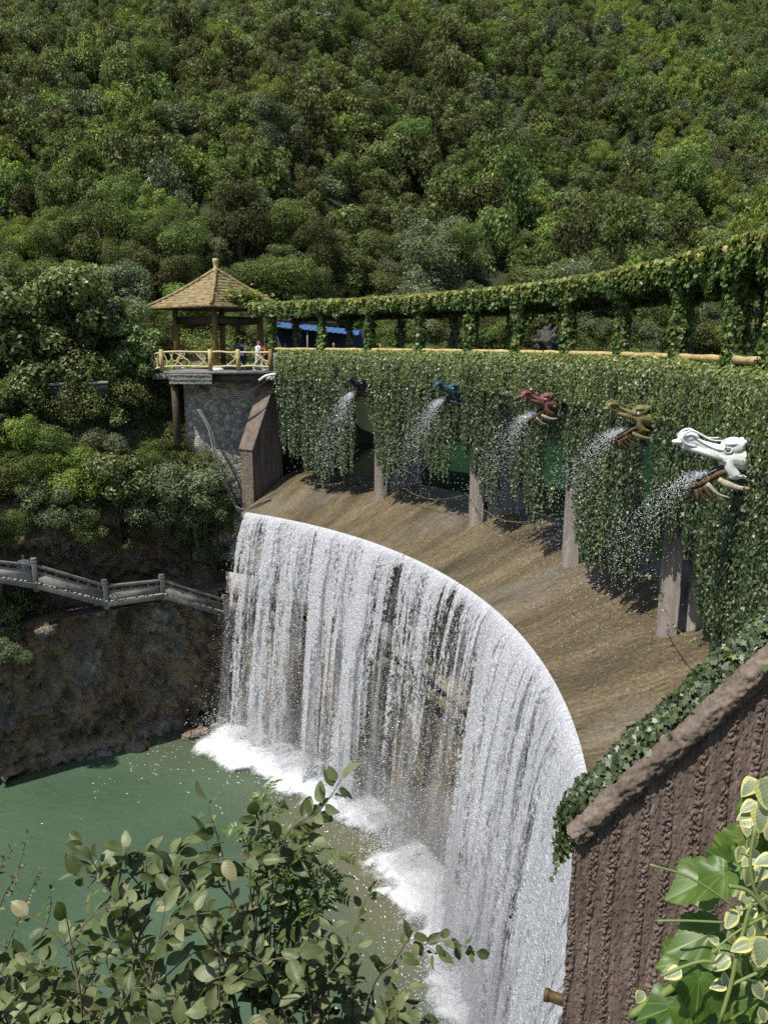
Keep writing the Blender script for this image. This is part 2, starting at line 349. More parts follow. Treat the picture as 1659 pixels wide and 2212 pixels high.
def fall_mat(name, soft=False, gain=1.0):
    m, nt, b = mat(name)
    d = nt.nodes.new('ShaderNodeAttribute'); d.attribute_name = 'dens'
    k = nt.nodes.new('ShaderNodeAttribute'); k.attribute_name = 'shift'
    def co(sc):
        mp = coords(nt, sc, 'UV'); a = nt.nodes.new('ShaderNodeVectorMath'); a.operation = 'ADD'
        nt.links.new(mp.outputs[0], a.inputs[0]); cx = nt.nodes.new('ShaderNodeCombineXYZ'); nt.links.new(k.outputs['Fac'], cx.inputs[2]); nt.links.new(cx.outputs[0], a.inputs[1]); return a
    col = noise(nt, co((1.0, .05, 1)), 1.0, 5, .65, .2)
    lace = noise(nt, co((3.0, .75, 1)), 1.0, 5, .65, .8)
    fine = noise(nt, co((9, 6, 1)), 1.0, 3, .75, .6)
    h = math_(nt, 'ADD', math_(nt, 'MULTIPLY_ADD', col.outputs[0], 2.25, -.71), math_(nt, 'ADD', math_(nt, 'MULTIPLY', lace.outputs[0], .75), math_(nt, 'MULTIPLY', fine.outputs[0], 1.0 if not soft else .25)))
    h = math_(nt, 'ADD', h, math_(nt, 'MULTIPLY_ADD', d.outputs['Fac'], 1.15, -1.93 if not soft else -1.40))
    mr = nt.nodes.new('ShaderNodeMapRange'); mr.interpolation_type = 'SMOOTHSTEP'; nt.links.new(h, mr.inputs[0])
    mr.inputs[1].default_value = 0.0; mr.inputs[2].default_value = .16 if not soft else .9; mr.inputs[3].default_value = 0; mr.inputs[4].default_value = .95 if not soft else .7
    cl = nt.nodes.new('ShaderNodeClamp'); nt.links.new(math_(nt, 'MULTIPLY', mr.outputs[0], math_(nt, 'GREATER_THAN', d.outputs['Fac'], .001)), cl.inputs[0])
    df = nt.nodes.new('ShaderNodeBsdfDiffuse'); df.inputs[0].default_value = (.92, .93, .96, 1)
    tl = nt.nodes.new('ShaderNodeBsdfTranslucent'); tl.inputs[0].default_value = (.92, .93, .96, 1)
    gl = nt.nodes.new('ShaderNodeBsdfGlossy'); gl.inputs['Roughness'].default_value = .25
    bp = nt.nodes.new('ShaderNodeBump'); bp.inputs['Strength'].default_value = .8; bp.inputs['Distance'].default_value = .25
    nt.links.new(math_(nt, 'ADD', lace.outputs[0], fine.outputs[0]), bp.inputs['Height'])
    for x in (df, tl, gl): nt.links.new(bp.outputs[0], x.inputs['Normal'])
    m1 = nt.nodes.new('ShaderNodeMixShader'); m1.inputs[0].default_value = .46; nt.links.new(df.outputs[0], m1.inputs[1]); nt.links.new(tl.outputs[0], m1.inputs[2])
    m2 = nt.nodes.new('ShaderNodeMixShader'); m2.inputs[0].default_value = .08; nt.links.new(m1.outputs[0], m2.inputs[1]); nt.links.new(gl.outputs[0], m2.inputs[2])
    tp = nt.nodes.new('ShaderNodeBsdfTransparent'); m3 = nt.nodes.new('ShaderNodeMixShader')
    nt.links.new(cl.outputs[0], m3.inputs[0]); nt.links.new(tp.outputs[0], m3.inputs[1]); nt.links.new(m2.outputs[0], m3.inputs[2])
    nt.links.new(m3.outputs[0], nt.nodes['Material Output'].inputs[0]); return m
M['fall'] = fall_mat('falling_water'); M['mist'] = fall_mat('fine_falling_spray', True)

def foam_mat():
    m, nt, b = mat('white_foam'); d = nt.nodes.new('ShaderNodeAttribute'); d.attribute_name = 'dens'
    mp = coords(nt, (1, 1, 1)); n = noise(nt, mp, .9, 5, .6, .5); n2 = noise(nt, mp, 5.0, 4, .7, .8)
    h = math_(nt, 'ADD', math_(nt, 'MULTIPLY', n.outputs[0], 1.0), math_(nt, 'MULTIPLY', n2.outputs[0], .7))
    h = math_(nt, 'ADD', h, math_(nt, 'MULTIPLY_ADD', d.outputs['Fac'], 1.25, -1.5))
    mr = nt.nodes.new('ShaderNodeMapRange'); mr.interpolation_type = 'SMOOTHSTEP'; nt.links.new(h, mr.inputs[0]); mr.inputs[1].default_value = -.1; mr.inputs[2].default_value = .75
    b.inputs['Base Color'].default_value = (.88, .90, .92, 1); b.inputs['Roughness'].default_value = .8; nt.links.new(mr.outputs[0], b.inputs['Alpha'])
    bump(nt, b, n2.outputs[0], .6, .2); return m
M['foam'] = foam_mat()

# ------------------------------------------------------------------ camera, sky, sun
cam = bpy.data.cameras.new('camera'); co = bpy.data.objects.new('camera', cam); COL.objects.link(co)
cam.sensor_fit = 'VERTICAL'; cam.sensor_height = 24; cam.lens = 24 * FPX / 2212; cam.clip_start = .05; cam.clip_end = 3000
co.rotation_euler = (math.pi / 2 - PITCH, 0, 0); S.camera = co
EL = math.radians(62); AZ = np.array([-.80, -.60])
sd = Vector((AZ[0] * math.cos(EL), AZ[1] * math.cos(EL), math.sin(EL))).normalized()
W = bpy.data.worlds.new('World'); S.world = W; W.use_nodes = True
sky = W.node_tree.nodes.new('ShaderNodeTexSky'); sky.sky_type = 'NISHITA'; sky.sun_disc = False
sky.sun_elevation = EL; sky.sun_rotation = math.atan2(AZ[0], AZ[1])
bg = W.node_tree.nodes['Background']; bg.inputs[1].default_value = .11; W.node_tree.links.new(sky.outputs[0], bg.inputs[0])
L = bpy.data.lights.new('sun', 'SUN'); L.energy = 4.6; L.angle = math.radians(.5); L.color = (1, .96, .89)
lo = bpy.data.objects.new('sun', L); COL.objects.link(lo); lo.rotation_mode = 'QUATERNION'; lo.rotation_quaternion = sd.to_track_quat('Z', 'Y')
S.view_settings.view_transform = 'Standard'; S.view_settings.look = 'None'; S.view_settings.exposure = 0.32; S.view_settings.gamma = 1
S.render.engine = 'CYCLES'; S.cycles.use_denoising = False
S.cycles.transparent_max_bounces = 24; S.cycles.max_bounces = 6; S.cycles.caustics_reflective = False; S.cycles.caustics_refractive = False; S.cycles.sample_clamp_indirect = 4

# ================================================================== THE SETTING
ZF, ZR, ZW, ZL = -1.5, -0.26, -22.0, -9.0           # walkway floor, rail, pool water, spillway lip
P0 = np.array([-19.5, 35.1, 0.0]); SD = np.array([.829, .559, 0.0]); NB = np.array([-.559, .829, 0.0])   # left shoreline and the direction into the bank
def hill_z(x, y):
    x = np.asarray(x, float); y = np.asarray(y, float)
    foot = 53 + 8 * smooth(-12, 2, x) + 3 * smooth(8, 30, x)
    d = y - foot
    a = -9 + 7.0 * smooth(-3, 2.5, d) + .60 * np.maximum(d, 0) - .0006 * np.maximum(d - 40, 0)**2
    a = np.where(x < -8, np.maximum(a, -2.0), a)
    ridge = 8 + .02 * y + 3 * np.sin(y * .09)
    a = a - .75 * np.maximum(x - ridge, 0) * smooth(66, 95, y) - 1.5 * np.maximum(-x - 55, 0) * 0
    bfoot = 64 + .10 * np.maximum(x - 12, 0)
    e = y - bfoot - 8
    bz = -9 + 7.0 * smooth(-11, -5, e) + .58 * np.maximum(e, 0) + .05 * np.maximum(-x + 40, 0) * smooth(90, 140, y)
    a = a - 7 * np.exp(-((x / np.maximum(y, 1) - .052) / .016)**2) * smooth(105, 125, y) * smooth(178, 160, y)
    z = np.maximum(a, bz) + 3.2 * (fbm(x / 26, y / 26, 4, 5) - .5) * smooth(64, 90, y) + 20 * (fbm(x / 55 + 3, y / 80, 3, 9) - .5) * smooth(75, 130, y)
    return z
nx, ny = 150, 130
gx = np.linspace(-170, 210, nx); gy = np.concatenate([np.linspace(48, 80, 40), np.linspace(81, 360, ny - 40)])
X, Y = np.meshgrid(gx, gy, indexing='ij'); Z = hill_z(X, Y)
tag(mesh_obj('hills', np.stack([X, Y, Z], -1), grid_faces(nx, ny)[:, ::-1].copy(), M['earth'], smooth_=True), kind='structure', label='steep soil of the wooded mountainside')

# left bank: a swept profile along the shoreline (cliff, ledge of the cliff path, overhang, upper slope)
prof = np.array([(.25, -24), (.2, -22.2), (.2, -21), (.25, -19.5), (.1, -17.5), (-.1, -15.6), (.05, -14.4), (.25, -13.9), (1.0, -13.85), (1.9, -13.85), (2.15, -13), (2.0, -11.6),
                 (1.45, -10.2), (1.3, -9.2), (1.9, -8.2), (3.0, -6.9), (4.4, -5.5), (5.6, -4.2), (6.4, -3.2), (7.0, -2.35), (9.2, -2.3), (10.5, -1.8), (12.5, -1.2), (16, -.4), (22, .5)])
fine = []
for i in range(len(prof) - 1):
    k = max(2, int(np.linalg.norm(prof[i + 1] - prof[i]) / .13))
    for t in np.linspace(0, 1, k, endpoint=False): fine.append(prof[i] * (1 - t) + prof[i + 1] * t)
fine = np.array(fine + [prof[-1]])
ss = np.linspace(-22, 16.5, 300)
SS, JJ = np.meshgrid(ss, np.arange(len(fine)), indexing='ij'); off = fine[JJ, 0]; zz = fine[JJ, 1]
amp = np.where(zz < -14, 1.0, np.where(zz < -13.2, .08, np.where(zz < -3.2, .9, .25)))
ck = fbm(SS * 1.3 + .5 * zz, zz * .9 - .3 * SS, 3, 88); off = off + amp * (.55 * np.minimum(1, np.abs(ck - .5) * 9) + .5 * (np.round(fbm(SS * .8, zz * .7, 3, 89) * 9) / 9 - .5) + .35 * (fbm(SS * 3, zz * 3, 3, 90) - .5)) + amp * (1.7 * (fbm(SS * .35 + 7, zz * .28, 5, 3) - .5) + .9 * (np.abs(fbm(SS * .9, zz * .6, 4, 8) - .5) * 2 - .3))
off = np.where((zz < -14.2) & (zz > -21.5), off + .5, off)
zj = zz + amp * .4 * (fbm(SS * .8, zz * .8 + 30, 4, 21) - .5)
V = P0 + SS[..., None] * SD + off[..., None] * NB; V[..., 2] = zj
tag(mesh_obj('cliff', V, grid_faces(len(ss), len(fine))[:, ::-1].copy(), M['rock'], smooth_=False), kind='structure', label='brown rock cliff beside the green pool')
def cliff_pt(s, o, z): p = P0 + s * SD + o * NB; p[2] = z; return p

# water
def disc(name, pts, z, m, lab, n=1):
    return tag(mesh_obj(name, [(x, y, z) for x, y in pts], [tuple(range(len(pts)))], m), kind='structure', label=lab)
xs = np.linspace(-60, 12, 120); ys = np.linspace(-10, 60, 120)
X, Y = np.meshgrid(xs, ys, indexing='ij'); r_ = np.hypot(X - CX, Y - CY); th_ = np.degrees(np.arctan2(Y - CY, X - CX))
silt = smooth(18.5, 23.5, r_) * smooth(-5, 20, th_) * .9 * (.6 + .4 * fbm(X * .5, Y * .5, 3, 2)) * (1 - .6 * smooth(36, 50, th_))
tag(mesh_obj('pool_water', np.stack([X, Y, 0 * X + ZW], -1), grid_faces(120, 120)[:, ::-1].copy(), M['pool'], attrs={'silt': silt.ravel()}, smooth_=True), kind='structure', label='green water of the plunge pool')
disc('reservoir_water', [tuple(pol(t, 31.6)[:2]) for t in np.linspace(75, -60, 60)] + [(60, -20), (120, 40), (120, 90), (-8, 70)], -7.45, M['reservoir'], 'green water held back behind the dam')

def arc_grid(ths, prof, uvscale=True):
    T, J = np.meshgrid(ths, np.arange(len(prof)), indexing='ij'); R = prof[J, 0]; Zv = prof[J, 1]
    V = polv(T, R, 0 * R); V[..., 2] = Zv
    d = np.concatenate([[0], np.cumsum(np.linalg.norm(np.diff(prof, axis=0), axis=1))])
    uv = np.stack([np.radians(T) * 27, d[J]], -1)
    return V, uv
# spillway apron, dam face, catwalk behind the fall
RL = 26.1
pr = np.array([(26.0, -9.25), (25.98, -9.06), (26.1, -9.0), (26.6, -8.86), (27.2, -8.64), (27.9, -8.33), (28.6, -8.0), (29.3, -7.7), (30, -7.48), (30.8, -7.36), (31.6, -7.34), (32.0, -7.42), (32.2, -7.9), (32.25, -12)])
ths = np.linspace(-27, 58.3, 260); V, uv = arc_grid(ths, pr)
tag(mesh_obj('spillway_apron', V, grid_faces(len(ths), len(pr)), M['apron'], uv=uv.reshape(-1, 2), smooth_=True), 'curved wet brown concrete spillway sloping to the lip of the waterfall', 'spillway')
dam = thing('arch_dam', 'curved stained dam face standing behind the falling water', 'dam', tuple(pol(30, 27, -22)))
zs = np.concatenate([np.linspace(-24, -14.6, 24), np.linspace(-14.5, -9.2, 16)])
rr = np.where(zs > -14.4, 27.0, 26.65)
pf = np.stack([rr, zs], 1); ths2 = np.linspace(-27, 61.5, 220); V, uv = arc_grid(ths2, pf)
n_ = .35 * (fbm(uv[..., 0] * .8, V[..., 2] * .8, 4, 31) - .5)
V[..., :2] += (unit(V[..., :2] - np.array([CX, CY])) * n_[..., None])
mesh_obj('wall_face', V, grid_faces(len(ths2), len(pf)), M['damface'], dam)
def arc_box(name, t0, t1, r0, r1, z0, z1, m, parent, n=60, local=False):
    ths = np.linspace(t0, t1, n); q = np.array([(r0, z0), (r1, z0), (r1, z1), (r0, z1), (r0, z0)])
    V, uv = arc_grid(ths, q); F = [tuple(f) for f in grid_faces(n, 5)]
    F += [(0, 1, 2, 3), ((n-1)*5+3, (n-1)*5+2, (n-1)*5+1, (n-1)*5)]
    return mesh_obj(name, V.reshape(-1, 3), F, m, parent)
arc_box('catwalk_slab', 8, 61, 25.85, 26.98, -13.75, -13.4, M['damface'], dam)
arc_box('catwalk_beam', 8, 61, 26.0, 26.6, -14.75, -14.35, M['damface'], dam)
arc_box('catwalk_parapet', 33, 61, 25.9, 26.05, -13.39, -12.55, M['paleconc'], dam)
arc_box('lip_beam', -26, 58.2, 26.2, 26.98, -9.75, -9.26, M['darkconc'], dam)

# piers under the walkway
PT = [57.0, 43.4, 29.4, 15.8, 2.4, -11.3]
PL = ['', 'below the black dragon head, thin and mostly dark', 'in front of the blue dragon head bay, slim',
      'clear of the ivy below the red dragon head', 'broadest, bare below the olive dragon head', 'wrapped in ivy behind the white dragon head']
for k, t in enumerate(PT):
    if k == 0: continue
    b = pol(t, 28.95, -7.9); o = thing('dam_pier', 'round nosed grey pier ' + PL[k], 'pier', tuple(b), 0, 'piers standing on the spillway')
    out = np.array([math.cos(math.radians(t)), math.sin(math.radians(t)), 0]); sd_ = np.array([-out[1], out[0], 0])
    lev = np.linspace(0, 1, 26); ang = np.linspace(-math.pi / 2, math.pi / 2, 13); V = []
    hw = .36
    ring0 = [(-hw * math.cos(a), hw * math.sin(a)) for a in ang] + [(2.6, hw), (2.6, -hw)]
    ring0 = []
    for a in ang: ring0.append((hw - hw * math.cos(a), hw * math.sin(a)))
    for q in np.linspace(.6, 2.7, 8): ring0.append((q, hw))
    for q in np.linspace(2.7, .6, 8): ring0.append((q, -hw))
    ring0 = np.array(ring0); n = len(ring0)
    for l in lev:
        z = -8.6 + l * 6.6; sc = 1 + .10 * (1 - l)**2
        j = .05 * (fbm(np.arange(n) * 1.7 + k * 9, np.full(n, z * .5), 3, 4) - .5)
        for (a, c), jj in zip(ring0, j):
            p = b + out * (a * sc + jj - .05 * (1 - l)) + sd_ * (c * sc * (1 + jj)); V.append((p[0], p[1], z))
    F = grid_faces(26, n); F = [tuple(f) for f in F] + [(i*n+n-1, i*n, (i+1)*n, (i+1)*n+n-1) for i in range(25)]
    mesh_obj('shaft', V, F, M['pier'], o, smooth_=True)
# walkway deck, parapet
wk = thing('dam_walkway', 'curved concrete walkway deck crossing the dam, edge hidden under ivy', 'walkway', tuple(pol(20, 29, -2)))
arc_box('deck', -33, 58.6, 28.55, 32.0, -2.05, -1.55, M['concrete'], wk)
arc_box('edge_cornice', -33, 58.4, 28.42, 28.6, -1.98, -1.80, M['paleconc'], wk)
arc_box('parapet', -33, 58.4, 28.72, 28.92, -1.54, -.55, M['concrete'], wk)
arc_box('rear_parapet', -33, 50, 31.7, 31.9, -1.54, -.75, M['darkconc'], wk)

# log rail along the walkway (one log between each pair of pergola posts)
PU = [590, 697, 800, 908, 1018, 1120, 1228, 1343, 1468, 1590]
PTH = [theta_of(at_R(u, 745, 29.05)) for u in PU]
dth = np.diff(PTH).mean()
PTH = PTH + [PTH[-1] - 4.3, PTH[-1] - 8.8, PTH[-1] - 13.3]
rail = thing('log_railing', 'long yellow log handrail running between the ivy wrapped pergola posts', 'railing', tuple(pol(20, 28.95, -.4)))
for a, b in zip(PTH[:-1], PTH[1:]):
    q = np.array([pol(t, 28.98, -.36 + .008 * math.sin(t * 3)) for t in np.linspace(a + .1, b - .1, 7)])
    MB().tube(q, .085 * (1 + .12 * np.sin(np.arange(7) * 2.1)), 9).build('log', M['logyellow'], rail, True)

# pergola
pg = thing('pergola', 'long curved pergola over the dam walkway smothered in green vines', 'pergola', tuple(pol(20, 30, ZF)))
TOPZ = 2.02
leafC, leafN = [], []
def vine_leaves(parent, name, C, N, s0, m='vine', shape=T_IVY, bias=0.0):
    d = np.linalg.norm(C, axis=1); n = len(C); N = N + rng.normal(0, .45, (n, 3)); N[:, 2] += .25
    sz = s0 * (d / 14)**.55 * rng.uniform(.65, 1.3, n); ti = np.clip(rng.beta(2, 2.6, n) + bias, 0, 1)
    return leaves(name, C, N, sz, ti, shape, M[m], parent, .8)
for row, R in (('front', 29.0), ('rear', 31.2)):
    for i, t in enumerate(PTH):
        if row == 'front' or i < 13:
            p = pol(t, R, ZF)
            mb = MB().tube([p, p + (0, 0, 1.7), p + (0, 0, 3.4)], .13, 8); post = mb.build('post', M['barkconc'], pg, True)
            dist = np.linalg.norm(p); n = int((1700 if row == 'front' else 420) * (14 / dist)**1.0) + 130
            a = rng.uniform(0, 2 * math.pi, n); z = rng.uniform(-.2 if row == 'front' else 0, 3.3, n)
            w = .165 + .13 * vnoise(z * 2.0 + i * 5, 0 * z, 3) + .10 * np.maximum(0, z - 2.3) + .12 * np.maximum(0, .5 - z)
            w = w * rng.uniform(.75, 1.25, n)
            C = np.stack([p[0] + np.cos(a) * w, p[1] + np.sin(a) * w, ZF + z + .35 * (row == 'front')], -1)
            v = vine_leaves(None, 'post_vine', C, np.stack([np.cos(a), np.sin(a), 0 * a + .2], -1), .098, 'vine' if row == 'front' else 'ivy', bias=.08)
            v.data.transform(Matrix.Translation(-Vector(pg.location))); v.parent = post
tt0, tt1 = PTH[-1], 60.2
for R in (29.0, 31.2): arc_box('long_beam', tt0, tt1, R - .09, R + .09, 1.55, 1.80, M['barkconc'], pg)
for t in PTH + [(a + b) / 2 for a, b in zip(PTH[:-1], PTH[1:])]:
    a = pol(t, 28.6, 1.9); b = pol(t, 31.7, 1.9); MB().beam(a, b, .16, .18).build('cross_beam', M['logyellow'], pg)
# roof of vines: a dense mat over the top, spilling over both edges
n = 46000
t = rng.uniform(tt0 - 1, 60.6, n); t = np.where(rng.random(n) < .25, rng.uniform(-12, 20, n), t)
R = 28.75 + rng.beta(1, 1.5, n) * 2.8; und = .16 * (fbm(t * .9, R * .7, 3, 6) - .5) * 2
z = TOPZ + und + rng.uniform(-.1, .12, n) - .25 * smooth(29.1, 28.6, R)
C = polv(t, R, z); C2 = at_y(552, 652, 44.5) + rng.normal(0, 1, (800, 3)) * (.75, .3, .26); C2[:, 2] += (C2[:, 0] - C2[:, 0].mean()) * -.35
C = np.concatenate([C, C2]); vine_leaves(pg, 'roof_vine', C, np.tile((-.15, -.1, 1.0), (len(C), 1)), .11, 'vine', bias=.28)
n = 70000
t = rng.uniform(tt0 - 1, 60.8, n); hang = .42 + .75 * fbm(t * .8, 0 * t, 4, 12)**1.3
hang = hang * (.75 + .25 * smooth(10, -8, t))
z = TOPZ + .05 - rng.random(n)**1.25 * hang * 1.15; R = 28.72 + .14 * (fbm(t * 2, z * 2, 3, 4) - .5) * 2 + rng.normal(0, .06, n) + .12 * (TOPZ - z)
rad = np.stack([-np.cos(np.radians(t)), -np.sin(np.radians(t)), 0 * t + .35], -1)
vine_leaves(pg, 'front_vine', polv(t, R, z), rad, .095, 'vine', bias=.02 + .34 * smooth(1.55, 2.0, z))  # tint climbs near the top edge, painting sunlight into the leaves
n = 16000
t = rng.uniform(tt0 - 1, 59, n); z = TOPZ - rng.random(n) * .8; R = 31.5 + rng.normal(0, .12, n)
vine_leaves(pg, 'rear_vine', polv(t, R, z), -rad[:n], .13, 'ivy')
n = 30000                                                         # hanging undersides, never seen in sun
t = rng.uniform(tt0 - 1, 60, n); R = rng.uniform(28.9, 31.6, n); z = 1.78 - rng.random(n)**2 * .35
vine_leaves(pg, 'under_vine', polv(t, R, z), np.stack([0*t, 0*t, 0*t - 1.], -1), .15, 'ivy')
# far end tongue of vine reaching over the pavilion eave

# ------------------------------------------------------------------ ivy curtain on the walkway front
ivy = thing('ivy_curtain', 'thick curtain of hanging ivy covering the whole front of the dam walkway', 'ivy', tuple(pol(20, 28.4, -2)))
Cs, Ns, Ss, Ts = [], [], [], []
HEM = [(605, 960), (620, 975), (660, 1020), (700, 1035), (740, 1020), (770, 985), (790, 940), (800, 900), (815, 1030), (850, 1030), (900, 1000), (950, 1035), (980, 985), (993, 975), (1012, 985), (1030, 1060), (1060, 1083), (1085, 1050), (1125, 1085), (1160, 1128),
       (1183, 1090), (1196, 1010), (1215, 1015), (1232, 1180), (1260, 1205), (1300, 1225), (1380, 1235), (1405, 1160), (1420, 1135), (1445, 1150), (1465, 1200), (1490, 1330), (1520, 1385), (1560, 1420), (1659, 1560)]
hem = sorted((theta_of(p), p[2]) for p in (at_R(u, v, 28.3) for u, v in HEM))
HT = np.array([h[0] for h in hem]); HZ = np.array([h[1] for h in hem])
def bottom(t): return np.interp(t, HT, HZ)
strand_paths = []
t = -24.0
TMAX = theta_of(at_R(596, 790, 28.4))
while t < TMAX:
    t += rng.uniform(.2, .42) * .8
    gap = 0
    for p_ in PT:
        if p_ - .1 < t < p_ + 2.0: gap = 1
    if 22.0 < t < 23.6 or 47.5 < t < 47.9: gap = 1
    if vnoise(np.array([t * 1.3]), np.array([.5]), 77)[0] < .31: gap = 1
    if t < 1 and gap and rng.random() < .75: gap = 0
    if gap and rng.random() < .93:
        L = rng.uniform(.2, .9); zb = -1.9 - L * .6
    else:
        zb = bottom(t) + .7 * (vnoise(np.array([t * 1.1]), np.array([3.]), 5)[0] - .5) + rng.normal(0, .18)
        if rng.random() < .12: zb += rng.uniform(.8, 2.2)
    R0 = 28.46 + rng.normal(0, .10)
    strand_paths.append((t, R0, zb))
    dist = np.linalg.norm(pol(t, R0, -4)); s = .055 + .0016 * dist
    ln = -.7 - zb; w = rng.uniform(.09, .17); st_ = rng.normal(0, .07)
    n = int(ln * w * 2 * 3.0 / (.6 * s * s))
    z = -.7 - rng.random(n)**.92 * ln; taper = np.clip((z - zb) / .9, .25, 1)
    drift = .25 * (fbm(z * .5, 0 * z + t, 3, 9) - .5)
    a = rng.normal(0, 1, n) * w * taper * .75; rr_ = rng.normal(0, 1, n) * w * taper * .6
    th = t + np.degrees((a + drift) / 28.4); R = R0 + rr_
    C = polv(th, R, z); Cs.append(C)
    ar = np.radians(th); N = np.stack([-np.cos(ar), -np.sin(ar), 0 * ar + .35], -1) * 1.0
    N += np.stack([-np.sin(ar), np.cos(ar), 0 * ar], -1) * (a / w * .5)[:, None] + rng.normal(0, .5, (n, 3))
    Ns.append(N); Ss.append(s * rng.uniform(.6, 1.25, n)); Ts.append(np.clip(rng.beta(2, 3.2, n) + st_ + .22 * smooth(-2.0, -.7, z) + (rng.random(n) < .012) * .5, 0, 1))  # leaf tint lightened towards the top to paint in the sun
C = np.concatenate(Cs); N = np.concatenate(Ns); s = np.concatenate(Ss); ti = np.concatenate(Ts)
cut = 46
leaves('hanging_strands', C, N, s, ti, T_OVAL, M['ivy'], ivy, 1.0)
n = 42000
t = rng.uniform(-24, TMAX + .1, n); ph = rng.uniform(0, 1, n)
bulge = .14 * (fbm(t * 1.6, ph * 4, 4, 14) - .5) * 2
R = 28.85 - .52 * np.sin(np.clip(ph * 1.5, 0, 1) * math.pi / 2) + bulge * .6; z = -.50 - np.maximum(ph - .25, 0) * 1.9 + .06 * rng.normal(size=n) + bulge * .6 - .10 * smooth(5, -8, t)
keep = ~(((t > 22.2) & (t < 23.5) & (z < -1.1)) | ((t > 47.4) & (t < 48.1) & (z < -1.2)))
t, R, z, ph = t[keep], R[keep], z[keep], ph[keep]; n = len(t)
ar = np.radians(t); N = np.stack([-np.cos(ar), -np.sin(ar), 0 * ar], -1) * np.clip(ph * 2.2, .1, 1)[:, None]; N[:, 2] += np.clip(1.1 - ph, .3, 1)
N += rng.normal(0, .45, (n, 3)); C = polv(t, R, z); dist = np.linalg.norm(C, axis=1)
leaves('ivy_mound', C, N, (.06 + .0018 * dist) * rng.uniform(.6, 1.25, n), np.clip(rng.beta(2, 3, n) + .25 * (1 - ph), 0, 1), T_OVAL, M['ivy_top'], ivy, .4)  # crest leaves tinted paler, sunlight put into their colour
mb = MB()
for t, R0, zb in strand_paths[::1]:
    if rng.random() < .5: continue
    q = np.array([pol(t + .25 * (vnoise(np.array([z_ * .8]), np.array([t]), 2)[0] - .5), R0 + .05, z_) for z_ in np.linspace(-.9, zb - rng.uniform(0, .35), 9)])
    mb.tube(q, .010, 4, False)
for (ua, va, ub, vb, sag, RA) in ((660, 1036, 745, 1040, .25, 28.6), (850, 1040, 1003, 1070, .5, 28.9), (1003, 1065, 1200, 1110, .75, 28.9), (1260, 1150, 1420, 1245, .5, 28.7), (1420, 1290, 1545, 1390, .4, 28.6)):
    a = at_R(ua, va, RA); b = at_R(ub, vb, RA); q = a + (b - a) * np.linspace(0, 1, 14)[:, None]; q[:, 2] -= sag * np.sin(np.linspace(0, math.pi, 14))
    mb.tube(q, .014, 4, False)
    k = 45; w = rng.random(k); C = a + (b - a) * w[:, None]; C[:, 2] -= sag * np.sin(w * math.pi); C += rng.normal(0, .05, (k, 3))
    leaves('trailing_leaves', C, rng.normal(0, 1, (k, 3)) + (0, -.5, .8), rng.uniform(.06, .11, k), rng.uniform(.5, 1, k), T_OVAL, M['ivy'], ivy)
mb.build('bare_stems', M['twig'], ivy)

# ------------------------------------------------------------------ bark textured buttress walls at both ends of the spillway
def bark_h(a, b, s):
    """bark relief over (across grain, along grain) in metres"""
    w = a + .02 * (fbm(a * 6, b * 3, 3, s + 1) - .5)
    g = fbm(w * 38, b * 2.6, 3, s); r = np.minimum(np.abs(g - .5) * 8, 1)
    colm = smooth(.15, .75, np.cos(a * 23 + 5.0 * fbm(a * 3, b * .4, 2, s + 9)) + .9 * (vnoise(a * 5, b * .9, s + 11) - .5))
    lump = smooth(.47, .57, fbm(a * 44, b * 32, 2, s + 5)) * colm
    chip = smooth(.50, .55, fbm(w * 40 + 4, b * 14, 3, s + 2)) * (1 - .5 * colm)
    return .009 * (r - .7) + .024 * lump + .008 * chip + .006 * colm

def profile_wall(name, lab, cat, th, Rs, Zs, z0, thick, side, res, capr):
    """radial wall; Rs/Zs = nose and top end of the sloped edge. side=-1: face towards lower angles is the datum plane"""
    a = math.radians(th); rd = np.array([math.cos(a), math.sin(a), 0]); tn = np.array([-math.sin(a), math.cos(a), 0])
    O = np.array([CX, CY, 0.0])
    w = thing(name, lab, cat, tuple(O + rd * Rs[0] + (0, 0, z0)))
    nr = int((Rs[1] - Rs[0]) / res) + 1; nz = int((Zs[1] - z0) / res / 1.5) + 1
    for nm, off, sgn, fine in (('near_face', 0.0, -1, True), ('spillway_face', thick, 1, False)):
        n1, n2 = (nr, nz) if (fine or side > 0) else (30, 60)
        r = np.linspace(Rs[0], Rs[1], n1); u = np.linspace(0, 1, n2); RR, UU = np.meshgrid(r, u, indexing='ij')
        top = np.interp(RR, Rs, Zs); ZZ = z0 + UU * (top - z0)
        h = bark_h(RR, ZZ, 41) if n1 > 40 else 0 * RR
        V = O + rd * RR[..., None] + tn * (off + sgn * h)[..., None]; V[..., 2] = ZZ
        F = grid_faces(n1, n2); F = F[:, ::-1].copy() if sgn > 0 else F
        mesh_obj(nm, V, F, M['barkwall'] if side < 0 else M['barkconc'], w, smooth_=True, uv=np.stack([RR, ZZ], -1).reshape(-1, 2))
    n1, n2 = 24, nz
    q = np.linspace(0, thick, n1); u = np.linspace(z0, Zs[0], n2); QQ, ZZ = np.meshgrid(q, u, indexing='ij')
    V = O + rd * (Rs[0] - bark_h(QQ, ZZ, 61))[..., None] + tn * QQ[..., None]; V[..., 2] = ZZ
    mesh_obj('nose_face', V, grid_faces(n1, n2)[:, ::-1].copy(), M['barkcap'] if side > 0 else M['barkconc'], w, smooth_=True)
    return w, O, rd, tn
